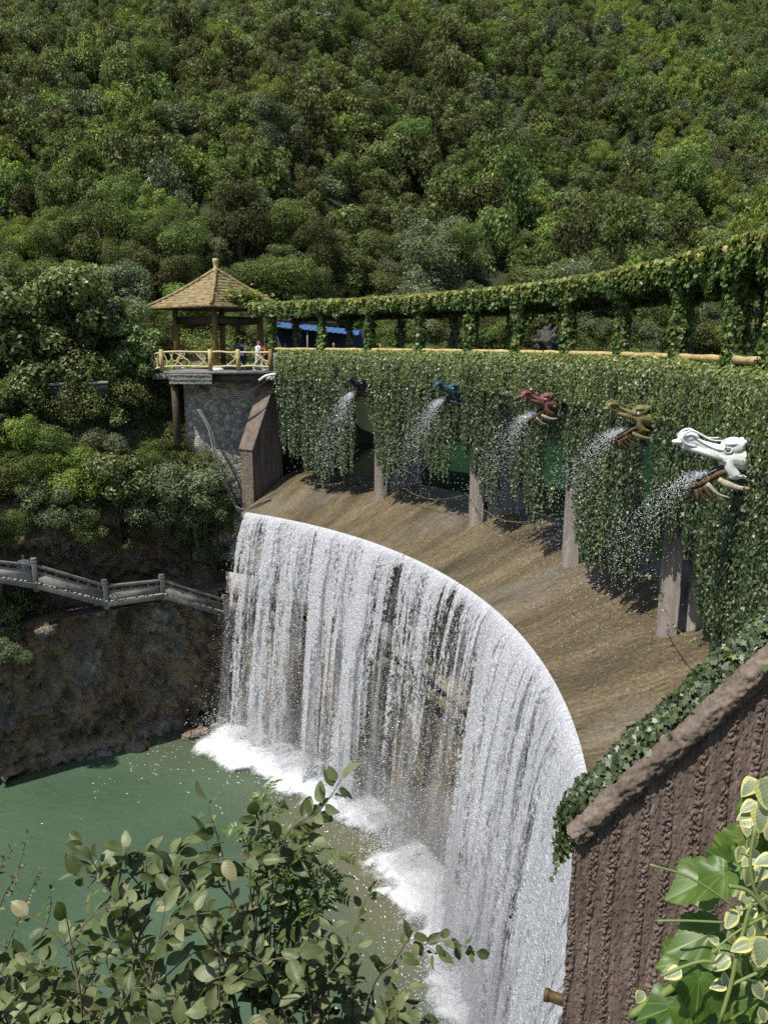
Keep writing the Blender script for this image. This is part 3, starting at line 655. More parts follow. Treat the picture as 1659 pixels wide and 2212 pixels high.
# near wall, seen from outside, with its log coping
TN = -23.8; NR, NZ = (25.9, 30.2), (-5.86, .08)
w, O, rd, tn = profile_wall('buttress_wall', 'near buttress wall of brown bark textured concrete under a sloping log coping', 'wall', TN, NR, NZ, -12.5, .95, -1, .0088, .2)
nL, nA = 420, 44
g = np.linspace(-.16, 1, nL); A_ = np.linspace(0, 2 * math.pi, nA, endpoint=False); GG, AA = np.meshgrid(g, A_, indexing='ij')
p0 = O + rd * NR[0] + tn * .02; p0[2] = NZ[0] + .02; p1 = O + rd * NR[1] + tn * .02; p1[2] = NZ[1] + .02
d = p1 - p0; LEN = np.linalg.norm(d); d = d / LEN; up = np.cross(d, tn); up = up * np.sign(up[2])
p0 = p0 + d * .04
base_r = .120 * (1 + .03 * (fbm(GG * LEN * 1.2, AA * 0, 3, 71) - .5))
hh = .010 * np.minimum(1, np.abs(fbm(np.cos(AA) * 3.2 + 9, GG * LEN * 5 + np.sin(AA) * 3, 4, 72) - .5) * 9) + .020 * smooth(.49, .53, fbm(GG * LEN * 9 + np.cos(AA) * 2, np.sin(AA) * 3.4, 3, 73)) + .012 * smooth(.5, .54, fbm(GG * LEN * 20, np.sin(AA) * 6 + np.cos(AA) * 4, 2, 74))
rr_ = base_r + hh; endr = np.clip((GG + .16) / .0 if False else 1.0, 0, 1)
gg = np.maximum(GG, 0)
V = p0 + d * (gg * LEN)[..., None] + tn * (np.cos(AA) * rr_ * 1.0)[..., None] + up * (np.sin(AA) * rr_ * .95)[..., None]
V[g < 0] = p0 + (V[g < 0] - p0) * np.clip(1 + (g[g < 0] / .16), 0, 1)[:, None, None]**.5 - d * .06 * (1 - np.clip(1 + g[g < 0] / .16, 0, 1))[:, None, None]
F = np.array([(i*nA+k, i*nA+(k+1)%nA, (i+1)*nA+(k+1)%nA, (i+1)*nA+k) for i in range(nL-1) for k in range(nA)])
mesh_obj('log_coping', V, F[:, ::-1].copy(), M['barkcap'], w, smooth_=True)
mb = MB(); mb.beam(p0 + tn * .52 - up * .12, p1 + tn * .52 - up * .12, .92, .2, tuple(up)); mb.build('top_slab', M['barkconc'], w)
iv = thing('ivy_bank', 'dark ivy growing along the top of the near buttress wall above the log', 'ivy', tuple(p0 + tn * .6))
n = 15000
q = rng.random(n)**.85; c = rng.normal(0, .26, n); wd = .62 + .25 * fbm(q * 9, 0 * q, 3, 2) - .2 * smooth(.12, 0, q)
C = p0 + d * ((q * 1.02 - .035) * LEN)[:, None] + tn * (.48 + c * wd + .3 * fbm(q * 14, c * 2, 3, 3))[:, None]
C[:, 2] += .08 + .24 * np.cos(np.clip(c * 2, -1.5, 1.5)) + rng.uniform(-.16, .12, n) - np.maximum(c - .15, 0) * 2.2 + .14 * (fbm(q * 22, c, 3, 8) - .3)
N = np.outer(np.ones(n), (0, 0, 1.0)) + tn * (c * 2.5)[:, None] + rng.normal(0, .55, (n, 3))
leaves('leaf_mass', C, N, rng.uniform(.05, .105, n), np.clip(rng.beta(2, 3.6, n) + (rng.random(n) < .015) * .5, 0, 1), T_IVY, M['ivy'], iv, .5)
n = 1500
q = rng.random(n)**1.5 * .10 - .03; dz = rng.random(n)**1.4 * .75
C = p0 + d * (q * LEN)[:, None] + tn * (.55 + rng.normal(0, .2, n))[:, None] - rd * (.12 + .1 * rng.random(n))[:, None]; C[:, 2] -= dz * (1 - np.clip(q * 6, 0, .7)) - .08
leaves('trailing_tip', C, -np.outer(np.ones(n), rd) + rng.normal(0, .5, (n, 3)), rng.uniform(.04, .085, n), np.clip(rng.beta(2, 3, n) + dz * .45, 0, 1), T_IVY, M['ivy'], iv)
dp = thing('drain_pipe', 'short brown drain pipe sticking out of the near buttress wall', 'pipe', tuple(at_t(1222, 2072, 11.0)))
b = O + rd * 25.95 + tn * .35; b[2] = -8.55
MB().tube([b, b - rd * .1, b - rd * .34], [.075, .075, .075], 12).build('barrel', M['algae'], dp, True)
MB().tube([b - rd * .30, b - rd * .36], .088, 12).build('rim', M['algae'], dp, True)

# far wall
TF = 58.5; FR, FZ = (27.15, 29.7), (-5.75, -1.3)
w2, O, rd2, tn2 = profile_wall('buttress_wall', 'far buttress wall, pinkish brown with sloped lit top, beside the ivy curtain', 'wall', TF, FR, FZ, -12, .85, 1, .045, .2)
a = O + rd2 * FR[0] + tn2 * .42; a[2] = FZ[0]; b = O + rd2 * FR[1] + tn2 * .42; b[2] = FZ[1]
dd = (b - a) / np.linalg.norm(b - a)
MB().beam(a - dd * .05, b, 1.02, .16, tuple(np.cross(dd, tn2) * np.sign(np.cross(dd, tn2)[2]))).build('sloped_coping', M['barkcap'], w2, bevel=.03)

# ------------------------------------------------------------------ stone retaining wall and viewing platform
A0, A1 = np.array([-11.25, 43.73]), np.array([-6.3, 44.6])
dv = np.array([*(A1 - A0), 0.0]); LW = np.linalg.norm(dv); dv /= LW; nv = np.array([dv[1], -dv[0], 0])
sw = thing('retaining_wall', 'rubble stone retaining wall under the viewing platform beside the buttress', 'wall', (-9, 44.2, -12))
xs = np.linspace(0, LW, 120); zs = np.linspace(-12.5, -2.05, 140); XX, ZZ = np.meshgrid(xs, zs, indexing='ij')
rel = .10 * (fbm(XX * 2.2, ZZ * 2.2, 4, 91) - .5) + .10 * (fbm(XX * .5, ZZ * .5, 2, 92) - .5) + (ZZ + 2) * -.035
V = np.zeros(XX.shape + (3,)); V[..., :2] = A0 + XX[..., None] * dv[:2] + (nv[:2] * rel[..., None]); V[..., 2] = ZZ
mesh_obj('stone_face', V, grid_faces(120, 140), M['stone'], sw)
MB().beam((A0[0], A0[1] + .5, -7), (A1[0], A1[1] + .5, -7), .8, 9.8).build('core', M['darkconc'], sw)
pl = thing('viewing_platform', 'concrete viewing platform carrying the thatched pavilion and cream branch railing', 'platform', (-9.5, 46, -1.6))
PFL = at_y(352, 800, 43.0); PFR = at_y(592, 800, 43.0)
x0, x1 = PFL[0] + .1, PFR[0] + .35
mb = MB(); mb.box(((x0 + x1) / 2, 47.6, -1.62), (x1 - x0, 9.6, .16)); mb.build('deck', M['concrete'], pl)
xb = at_y(457, 810, 42.7)[0]
bb = MB(); n1, n2 = 60, 16
xs = np.linspace(x0 + .3, xb, n1); zs = np.linspace(-2.22, -1.70, n2); XX, ZZ = np.meshgrid(xs, zs, indexing='ij')
V = np.stack([XX, 42.72 - bark_h(ZZ * 1.0, XX * .8, 5) * 1.4, ZZ], -1); mesh_obj('bark_fascia', V, grid_faces(n1, n2), M['concrete'], pl)
MB().box(((x0 + .3 + xb) / 2, 43.1, -1.96), (xb - x0 - .3 - .01, .7, .54)).build('edge_beam', M['concrete'], pl)
MB().box(((xb + x1) / 2 + .02, 43.25, -1.92), (x1 - xb, .5, .42)).build('edge_beam', M['darkconc'], pl)
cb = at_y(379, 870, 43.2); MB().tube([(cb[0], 43.3, -2.2), (cb[0], 43.3, -4), (cb[0] + .02, 43.3, -6.5)], .21, 10).build('support_column', M['brownbeam'], pl, True)
tag(MB().box((-6.2, 50.6, -1.86), (13.6, 13.5, .34)).build('plaza', M['concrete']), kind='structure', label='paved ground behind the dam and pavilion')

# branch railing
br = thing('branch_railing', 'cream branch pattern railing along the edge of the viewing platform', 'railing', (-9.5, 43, ZF))
pu = [(350, 43.0), (455, 43.0), (515, 43.0), (585, 43.0)]
pts = [np.array([at_y(u, 780, y)[0], y, -1.54]) for u, y in pu]
pts = [np.array([at_y(311, 790, 45.2)[0], 45.2, -1.95])] + pts
def railing(pts, parent, hts, infill=True):
    for i, p in enumerate(pts):
        if i == 0: continue
        MB().tube([p, p + (0, 0, .6), p + (0, 0, hts + .10)], .115, 10, jit=.1).build('post', M['logyellow'] if i < 4 else M['pole'], parent, True)
    for a, b in zip(pts[:-1], pts[1:]):
        for nm, hz in (('top_rail', hts - .06), ('bottom_rail', .24)):
            q = bez([a + (0, 0, hz), (a*.66+b*.34) + (0, 0, hz + random.uniform(-.04, .05)), (a*.33+b*.67) + (0, 0, hz + random.uniform(-.05, .04)), b + (0, 0, hz)], 15)
            MB().tube(q, .05, 7, jit=.2).build(nm, M['railcream'], parent, True)
        Lx = np.linalg.norm(b - a); k = max(3, int(Lx / .42)); mb = MB()
        for j in range(k):
            s0 = (j + random.uniform(.1, .9)) / k; s1 = s0 + random.uniform(-.9, .9) / max(Lx, 1); sm = (s0 + s1) / 2 + random.choice((-1, 1)) * random.uniform(.12, .4) / max(Lx, 1)
            P = [a + (b - a) * min(max(x, .04), .96) + (0, 0, z) for x, z in ((s0, .25), (sm, .25 + (hts - .3) * random.uniform(.35, .65)), (s1, hts - .06))]
            q = bez(P, 14); mb.tube(q, .034 * random.uniform(.85, 1.2), 6, jit=.15)
            if random.random() < .8:
                m_ = q[7]; s2 = min(max(sm + random.choice((-1, 1)) * random.uniform(.3, .55) / max(Lx, 1), .03), .97)
                mb.tube(bez([m_, m_ * .5 + (a + (b - a) * s2 + (0, 0, random.uniform(.4, .8))) * .5 + (0, 0, .06), a + (b - a) * s2 + (0, 0, random.choice((.25, hts - .06)))], 10), .03, 6, jit=.15)
        mb.build('branch_infill', M['railcream'], parent, True)
railing(pts, br, 1.08)

# pavilion ------------------------------------------------------------------------------------------
pc = at_y(466, 740, 47.0); PX, PY = pc[0] + .22, 47.0
pav = thing('pavilion', 'open square pavilion with straw yellow shingle roof at the end of the dam', 'pavilion', (PX, PY, -1.54))
HX, HD = 3.92, 3.92                                            # half diagonals
cor = [np.array([PX + HX * math.cos(a), PY + HD * math.sin(a)]) for a in (math.radians(x) for x in (-180+7, -90+7, 7, 90+7))]
EZ, AZ_ = 2.02, 4.15
mbs = []
NC = 12
roof = MB().add([(*c, EZ - .02) for c in cor], [(0, 3, 2, 1)]).build('roof', M['brownbeam'], pav)
for e in range(4):
    a, b = cor[e], cor[(e + 1) % 4]; V, F = [], []; c2 = np.array([PX, PY])
    mb = MB()
    for k in range(NC):
        t0, t1 = k / NC, (k + 1.12) / NC
        def zc(t): return EZ + (AZ_ - EZ) * t - .12 * math.sin(t * math.pi)
        nn = 18
        lo_ = [np.array([*(a * (1 - s) + b * s), 0]) for s in np.linspace(0, 1, nn)]
        row = []
        for t, lift in ((t0, .085), (t1, .0)):
            for s in np.linspace(0, 1, nn):
                p = (a * (1 - s) + b * s) * (1 - t) + c2 * t
                row.append((*p, zc(t) + lift + (.035 * (random.random() - .5) if lift else 0)))
        lowr = [(x, y, z - .10 - (.04 if k == 0 else 0)) for x, y, z in row[:nn]]
        mb.add(row + lowr, [(i, i + 1, nn + i + 1, nn + i) for i in range(nn - 1)] + [(2*nn + i, 2*nn + i + 1, i + 1, i) for i in range(nn - 1)])
    mb.build('roof_slope', M['straw'], roof)
    q = np.array([[*(a * (1 - t) + c2 * t), EZ + (AZ_ - EZ) * t - .12 * math.sin(t * math.pi) + .07] for t in np.linspace(-.01, .97, 12)])
    MB().tube(q, .11, 8, jit=.15).build('hip_ridge', M['straw'], roof, True)
for e in range(4):
    a, b = cor[e], cor[(e + 1) % 4]
    MB().beam((*a, EZ - .06), (*b, EZ - .06), .12, .14).build('eave_board', M['straw'], roof)
MB().lathe((PX, PY, AZ_ - .08), [(.26, 0), (.19, .10), (.13, .22), (.15, .40), (.18, .55), (.17, .70), (.12, .72)], 10).build('finial', M['logyellow'], roof, True)
ps = [np.array([PX + (c[0] - PX) * .63, PY + (c[1] - PY) * .63]) for c in cor]
for p in ps:
    pn_ = MB().tube([(*p, -1.5), (*p, .4), (*p, EZ + .1)], [.19, .175, .165], 12).build('post', M['pole'], pav, True)
    MB().lathe((*p, -1.54), [(.42, 0), (.40, .06), (.27, .17), (.20, .22)], 14).build('foot_stone', M['shirtw'], pn_, True)
for e in range(4):
    a, b = ps[e], ps[(e + 1) % 4]; MB().beam((*a, 1.25), (*b, 1.25), .18, .42).build('tie_beam', M['brownbeam'], pav)
    MB().beam((*a, -1.05), (*b, -1.05), .30, .07).build('bench_seat', M['pole'], pav) if e in (2, 3) else None
MB().ell((PX + .05, PY - 2.2, 1.0), (.07, .07, .05), 8, 6).build('ceiling_lamp', M['shirtw'], pav)

# stall with the blue roof -----------------------------------------------------------------------------
st = thing('market_stall', 'dark open stall with a sloping blue ribbed roof behind the pergola', 'stall', (-4.5, 50, -1.6))
q0, q1 = at_y(600, 700, 49.0), at_y(775, 716, 49.0)
xs = np.linspace(-7.2, q1[0], 90); ys = np.linspace(48.8, 50.8, 8); XX, YY = np.meshgrid(xs, ys, indexing='ij')
ZZ = .98 - (XX + 7.2) * .10 + (YY - 48.8) * .17 + .045 * np.abs(np.sin(XX * 9)) + .03 * np.floor((YY - 48.8) / .4) * 0
mesh_obj('roof', np.stack([XX, YY, ZZ], -1), grid_faces(90, 8)[:, ::-1].copy(), M['bluetile'], st)
MB().beam((-7.2, 50.9, 1.5), (q1[0] - 1.5, 50.9, 1.15), .3, .3).build('roof_board', M['brownbeam'], st)
MB().box((-4.2, 50.6, -.45), (6.2, .2, 2.6)).build('back_wall', M['jean'], st)  # near-black colour paints in the shade of the stall interior
for x in (-7.0, -4.75, -2.0): MB().tube([(x, 48.95, -1.6), (x, 48.95, .9 - (x + 7) * .09)], .05, 8).build('post', M['pipe'], st)
MB().box((-3.6, 49.8, -1.15), (3.8, .8, .9)).build('counter', M['brownbeam'], st)
rp = thing('branch_handrail', 'short brown branch handrail beyond the dam walkway by the stall', 'railing', (-.4, 49, -1.6))
a, b = at_y(822, 745, 49), at_y(850, 745, 49)
for p in (a, b): MB().tube([(p[0], 49, -1.7), (p[0], 49, -.05 if p is a else -.5)], .09, 8).build('post', M['pole'], rp, True)
MB().tube([(a[0] - .9, 49, -.85), (a[0], 49, -.35), (b[0] + .3, 49, -.35)], .06, 8).build('rail', M['pole'], rp, True)

# cliff path with concrete balustrade -------------------------------------------------------------------
cw = thing('cliff_path_balustrade', 'grey concrete balustrade of the stepped path along the left cliff', 'balustrade', tuple(cliff_pt(6, 0, -14)))
PPt = P0 - NB * .55; PPn = NB
def on_plane(u, v):
    r = ray(u, v); return r * (PPt.dot(PPn) / r.dot(PPn))
def back(p, k): return p + NB * k
posts = [((-400, 1262), (-400, 1200)), ((-230, 1240), (-230, 1184)), ((-70, 1250), (-70, 1196)), ((80, 1277), (80, 1208)), ((231, 1315), (231, 1254)), ((353, 1296), (353, 1243)), ((487, 1335), (487, 1288))]
B = [on_plane(*a) for a, b in posts]; Tp = [on_plane(*b) for a, b in posts]
for b, t in zip(B, Tp):
    h = t[2] - b[2]; mb = MB(); mb.box((b[0], b[1], b[2] + h / 2), (.24, .24, h), rz=.594); p = mb.build('post', M['concrete'], cw, bevel=.015)
    c = MB().box((b[0], b[1], t[2] - .10), (.29, .29, .10), rz=.594).box((b[0], b[1], t[2] + .03), (.26, .26, .10), rz=.594).build('cap', M['concrete'], p, bevel=.015)
for i in range(6):
    a, b, ta, tb = B[i], B[i + 1], Tp[i], Tp[i + 1]
    def mix(k): return a * (1 - k) + ta * k, b * (1 - k) + tb * k
    for nm, k, h, w_, m_ in (('handrail', .80, .13, .20, 'concrete'), ('lower_rail', .60, .11, .14, 'concrete'), ('base_beam', .17, .26, .3, 'concrete')):
        p, q = mix(k); MB().beam(p, q, w_, h).build(nm, M[m_], cw, bevel=.012)
    p, q = mix(.385); MB().beam(p, q, .07, .64 + 0 * i).build('panel', M['paleconc'] if i < 3 else M['concrete'], cw)
    p, q = mix(.62); mb = MB()
    for s_ in np.linspace(.12, .88, 6): c = p * (1 - s_) + q * s_; mb.box((c[0], c[1], c[2] + .10), (.12, .1, .14), rz=.594)
    mb.build('rail_spacer', M['concrete'], cw)
    p, q = mix(.14); p = back(p, .95); q = back(q, .95); MB().beam(p, q, 1.7, .14).build('path_slab', M['concrete'], cw)
mb = MB()
for i in range(6):
    p, q = B[i] * .72 + Tp[i] * .28, B[i + 1] * .72 + Tp[i + 1] * .28
    for k in range(40):
        s_ = random.random(); c = back(p * (1 - s_) + q * s_, random.uniform(-.12, .0)); mb.ell(c, (.11 * random.uniform(.5, 1), .08, .045), 6, 4)
tag(mb.build('rubble', M['paleconc']), 'pale rock crumbs lying along the foot of the cliff path balustrade', 'rubble', kind='stuff')
# lower rock ledge stones at the water line
for k, (u, v, s_) in enumerate(((435, 1582, .55), (465, 1562, .8), (420, 1585, .5), (408, 1592, .45), (290, 1612, .6), (255, 1616, .45), (310, 1608, .4), (545, 1660, .0), (98, 1362, .55))):
    if s_ == 0: continue
    p = at_z(u, v, -21.9) if v > 1400 else on_plane(u, v)
    mb = MB(); mb.ell((0, 0, 0), (s_, s_ * .8, s_ * .7), 26, 18); o = mb.build('boulder', M['rock'], None)
    co_ = np.array([v_.co[:] for v_ in o.data.vertices]); co_ *= (.8 + 1.1 * (np.abs(fbm(co_[:, 0] * 1.9 / s_ + k * 7, co_[:, 1] * 1.9 / s_ + co_[:, 2] * 1.6, 4, k) - .5) * 2 - .1))[:, None]
    o.data.vertices.foreach_set('co', co_.astype(np.float32).ravel()); o.location = p
    LB = ['tawny boulder at the water line, left of the biggest pair by the waterfall', 'largest tawny boulder at the cliff foot beside the waterfall', 'low tawny rock at the water edge in front of the waterfall boulders', 'small outermost tawny rock of the group beside the waterfall',
          'largest of three tawny rocks at the water edge mid cliff', 'tawny rock left end of the three at the water edge mid cliff', 'small tawny rock right end of the three at the water edge mid cliff', '', 'pale rock bulging from the cliff face below the balustrade']
    tag(o, LB[k], 'rock', 'rocks along the cliff foot' if k < 8 else None)

# cables and pipe on the retaining wall
cp = thing('water_pipe', 'grey pipe running down the edge of the rubble retaining wall', 'pipe', tuple(at_y(470, 1000, 43.5)))
q = bez([at_y(425, 880, 43.2), at_y(452, 930, 43.0), at_y(470, 1010, 42.8), at_y(500, 1075, 42.5), at_y(530, 1135, 42.2)], 24)
MB().tube(q, .06, 8).build('run', M['pipe'], cp, True); MB().tube(q + (.16, -.05, -.05), .03, 6).build('thin_run', M['pipe'], cp, True)
cbn = thing('cable_bundle', 'sagging black cables slung under the viewing platform to the buttress top', 'cable', tuple(at_y(500, 850, 42.6)))
for k in range(5):
    q = bez([at_y(430, 832 + 1.5 * k, 43.0), at_y(480 + 3 * k, 842 + 5 * k, 42.6), at_y(530, 846 + 4 * k, 42.5), at_y(560, 832 + 1.5 * k, 42.5), at_y(590, 812, 42.6)], 20)
    MB().tube(q, .018, 5).build('cable', M['cable'], cbn, True)
q = bez([at_y(560, 822, 42.4), at_y(575, 812, 42.3), at_y(597, 808, 42.3)], 8); MB().tube(q, .07, 8).build('conduit', M['white'], cbn, True)
cb2 = thing('cable_coil', 'loose black cables and pipe lying at the far corner of the waterfall lip', 'cable', tuple(at_y(540, 1100, 41.5)))
for k in range(3):
    q = bez([at_y(508, 1093 + 3 * k, 41.6), at_y(528, 1100 + 5 * k, 41.2), at_y(552, 1088 + 4 * k, 41.2), at_y(585, 1078 + 2 * k, 41.6)], 14); MB().tube(q, .025, 5).build('cable', M['cable'] if k else M['pipe'], cb2, True)

# ================================================================== FALLING WATER
def flow(th):
    """how much water leaves the lip at each angle (thin in the wakes of the piers)"""
    f = np.interp(th, [-27, 0, 8, 13, 16, 18, 21, 24, 26, 28, 29.5, 31.5, 33, 36, 45, 52, 60], [.98, .98, .95, .91, .82, .84, .74, .92, .74, .91, .70, .56, .80, .86, .92, 1.0, .98])
    return f + .5 * (fbm(th * .55, 0 * th + 2, 4, 55) - .5)
G = 9.81
def fall_sheet(name, v0, seed, t0, t1, nt_, nzv, m, fade, gain, zend=-22.1):
    th = np.linspace(t0, t1, nt_); k = np.linspace(0, 1, nzv)**1.15
    TH, K = np.meshgrid(th, k, indexing='ij'); drop = K * (-9.0 - zend)
    vv = v0 * (1 + .35 * (fbm(TH * .9, K * 0 + seed, 4, seed) - .5)) + .16 * K * (fbm(TH * 2.6, K * 3, 3, seed + 3) - .5)
    R = 26.02 - vv * np.sqrt(2 * drop / G) + .05 * (fbm(TH * 7, K * 24, 2, seed + 8) - .5) * smooth(0, .05, K)
    V = polv(TH + smooth(42, 58, TH) * 1.9 * K**.9, R, 0 * R); V[..., 2] = -8.97 - drop
    dens = flow(TH + 1.2 * K * (fbm(TH * .4, K * 2, 2, 3) - .5)) * gain - fade * (1 - .5 * smooth(31, 36, TH) - .35 * smooth(20, 4, TH) - .18 * smooth(33, 28, TH)) * K**.8 * (.4 + .6 * fbm(TH * .8, K * .4, 3, seed + 20) * 1.4) + .16 * smooth(.05, 0, K)
    dens = dens * smooth(t1, t1 - 1.1 * (1 - .0 * K), TH + .8 * (fbm(K * 9, 0 * K, 3, 9) - .5)) * smooth(t0, t0 + 2, TH)
    uv = np.stack([np.radians(TH) * 26, drop], -1)
    return mesh_obj(name, V, grid_faces(nt_, nzv), m, wf, uv=uv.reshape(-1, 2), smooth_=True, attrs={'dens': np.maximum(dens, 0).ravel(), 'shift': np.full(TH.size, seed * 3.7)})
wf = thing('waterfall', 'white curved curtain of water falling from the spillway lip into the pool', 'waterfall', tuple(pol(25, 25.5, -22)))
fall_sheet('water_sheet', 1.00, 1, -26, 58.0, 520, 150, M['fall'], .66, .88)
fall_sheet('water_sheet', 1.22, 2, -26, 58.3, 420, 110, M['fall'], .54, .74)
fall_sheet('water_sheet', .78, 3, -26, 57.8, 420, 110, M['fall'], .70, .70)
fall_sheet('spray_sheet', 1.35, 4, -26, 59, 260, 60, M['mist'], -.42, .42)
fall_sheet('spray_sheet', .9, 5, -26, 58.8, 260, 60, M['mist'], -.36, .42)
# loose drops around the curtain
OCT = np.array([[1,0,0],[-1,0,0],[0,1,0],[0,-1,0],[0,0,1.4],[0,0,-1.4]], float)
OF = np.array([(0,2,4),(2,1,4),(1,3,4),(3,0,4),(2,0,5),(1,2,5),(3,1,5),(0,3,5)])
def drops(name, C, size, parent):
    n = len(C); V = C[:, None, :] + size[:, None, None] * OCT[None]
    F = (np.arange(n)[:, None, None] * 6 + OF[None]).reshape(-1, 3)
    return mesh_obj(name, V.reshape(-1, 3), F, M['drop'], parent)
n = 65000
th = rng.uniform(-26, 58.6, n); k = rng.random(n)**.75; ok = rng.random(n) < np.clip(flow(th) * 1.1 - .15 + .25 * k, .05, 1) * np.clip(fbm(th * 2.2, k * 1.2, 3, 66) * 2.2 - .4, .1, 1)
th, k = th[ok], k[ok]; n = len(th); drop = k * 13.1
R = 26.0 - (1.05 + rng.normal(0, .28, n) * (.25 + k)) * np.sqrt(2 * drop / G) + rng.normal(0, .05, n)
th = th + smooth(42, 58, th) * 1.9 * k + np.where(th > 56.5, rng.exponential(.7, n) * k * 1.6, 0)
drops('loose_drops', polv(th, R, -9 - drop), rng.uniform(.007, .018, n) * (.55 + .45 * smooth(-10, 20, th)), wf)
n = 26000                                                       # splash thrown up from the pool
th = rng.uniform(-26, 62, n); h = rng.exponential(.62, n); R = 24.5 - rng.normal(0, .75, n) - h * .35; ok = (h < 3.6) & (rng.random(n) < flow(th))
drops('splash_drops', polv(th[ok], R[ok], ZW + h[ok]), rng.uniform(.008, .022, ok.sum()), wf)

# foam on the pool
nt_, nr_ = 300, 60
th = np.linspace(-28, 65, nt_); R = np.linspace(19.5, 26.2, nr_); TH, RR = np.meshgrid(th, R, indexing='ij')
fs = np.interp(TH, [-28, 10, 16, 19, 23, 26, 28, 29.5, 31, 33, 38, 46, 53, 58, 61, 63], [1, 1, 1.2, 1.4, 1.4, 1.1, .5, .1, .8, .95, .95, 1.0, 1.1, 1.05, .95, .3])
out_ = np.interp(TH, [-28, 10, 18, 24, 28, 30, 34, 44, 52, 58, 62], [23.6, 23.4, 23.2, 22.9, 23.2, 24.0, 23.2, 22.7, 22.2, 22.0, 22.8])
dn = fs * smooth(out_ - 1.1, out_ + 1.0, RR + 2.4 * (fbm(TH * .55, RR * .8, 5, 12) - .5)) * smooth(26.4, 25.6, RR)
zf = ZW + .03 + dn * (.30 * fbm(TH * 1.4, RR * 1.6, 4, 15) + .12)
V = polv(TH, RR, 0 * RR); V[..., 2] = zf
tag(mesh_obj('foam', V, grid_faces(nt_, nr_), M['foam'], attrs={'dens': dn.ravel()}, smooth_=True), 'white foam churning on the pool at the foot of the waterfall', 'foam', kind='stuff')
# flecks of foam drifting on the pool
n = 420; th = rng.uniform(-5, 72, n); R = 22.8 - rng.exponential(1.6, n); P = polv(th, R, ZW + .012); ok = (R > 5)
P = P[ok]; a = np.stack([-np.sin(np.radians(th[ok])), np.cos(np.radians(th[ok])), 0 * P[:, 0]], -1)
V, F = leaf_geo(P, np.tile([0, 0, 1.0], (len(P), 1)) + 1e-3, a, rng.uniform(.03, .16, len(P)), T_KITE * np.array([.45, 1, .05]))
tag(mesh_obj('foam_flecks', V, F, M['drop']), 'thin white flecks of foam drifting across the green pool', 'foam', kind='stuff')

# ================================================================== TREES
def crown_pts(n, nb, flat=.8, spread=.62, seed=0):
    r = np.random.default_rng(seed); B = []
    for k in range(nb):
        a = r.uniform(0, 2 * math.pi); q = spread * 1.15 * math.sqrt(r.random()); z = r.uniform(-.5, .8)
        q *= math.sqrt(max(.1, 1 - (max(z, 0) * .95)**2)); B.append((q * math.cos(a), q * math.sin(a), z * flat, r.choice((.16, .24, .32, .40)) * r.uniform(.85, 1.15)))
    B = np.array(B); w = B[:, 3]**2; idx = r.choice(nb, n, p=w / w.sum())
    D = unit(r.normal(size=(n, 3)) + (0, 0, .35)); rad = B[idx, 3] * r.uniform(.55, 1.08, n)
    C = B[idx, :3] + D * rad[:, None] * np.array([1, 1, .8]); N = D + r.normal(0, .55, (n, 3)) + (0, 0, .3)
    ti = np.clip(r.beta(2, 2.2, n) + (r.random(nb)[idx] - .5) * .35, 0, 1)
    return C, N, ti, B
def crown_mesh(name, n, nb, size, m, seed, shape=T_KITE, flat=.8, spread=.62):
    global rng
    C, N, ti, B = crown_pts(n, nb, flat, spread, seed)
    r = np.random.default_rng(seed + 5)
    A = r.normal(size=(n, 3)); V, F = leaf_geo(C, N, A, size * r.uniform(.6, 1.35, n), shape)
    me = mesh_obj(name, V, F, m, None, tint=ti); d = me.data; bpy.data.objects.remove(me); return d, B
def trunk_mesh(B, seed, depth=1.5):
    r = random.Random(seed); mb = MB(); top = np.array([r.uniform(-.1, .1), r.uniform(-.1, .1), .1])
    mb.tube(bez([(0, 0, -depth), (r.uniform(-.08, .08), r.uniform(-.08, .08), -.6), top], 8), np.linspace(.075, .04, 8)[:len(bez([(0,0,0),(0,0,1),top],8))] if False else .05, 6)
    for b in B[:7]:
        s0 = np.array([0, 0, r.uniform(-.7, -.1)]); mb.tube(bez([s0, (s0 + b[:3]) / 2 + (0, 0, .06), b[:3]], 6), .022, 5)
    o = mb.build('trunk', M['bark'], None, True); d = o.data; bpy.data.objects.remove(o); return d
KIND = ['oak', 'green', 'lime', 'grey']
FAR = []; fcol = bpy.data.collections.new('woodland_source')
for ki, kd in enumerate(KIND):
    for v in range(2):
        d, B = crown_mesh('crown', 2600, 20, .095 if kd != 'lime' else .105, M[kd], 100 + ki * 10 + v)
        o = bpy.data.objects.new('woodland_crown', d); fcol.objects.link(o); FAR.append(o)
NEARM = {}
for ki, kd in enumerate(KIND + ['broad']):
    for v in range(3):
        d, B = crown_mesh('crown', 8000, 26, .058 if kd != 'broad' else .085, M[kd], 300 + ki * 10 + v, T_OVAL if kd == 'broad' else T_KITE, .85, .66)
        NEARM[kd, v] = (d, trunk_mesh(B, ki * 3 + v))
def put_tree(name, lab, cat, base, r, kind, v, rz, group=None, zs=1.0, lean=0.0):
    """base: point on the ground under the crown centre"""
    o = thing(name, lab, cat, tuple(base), rz, group); cd, td = NEARM[kind, v]
    for nm, d in (('trunk', td), ('crown', cd)):
        c = bpy.data.objects.new(nm, d); COL.objects.link(c); c.parent = o; c.scale = (r, r, r * zs); c.location = (0, 0, r * zs * 1.15)
    if lean: o.rotation_euler = (lean, 0, rz)
    return o
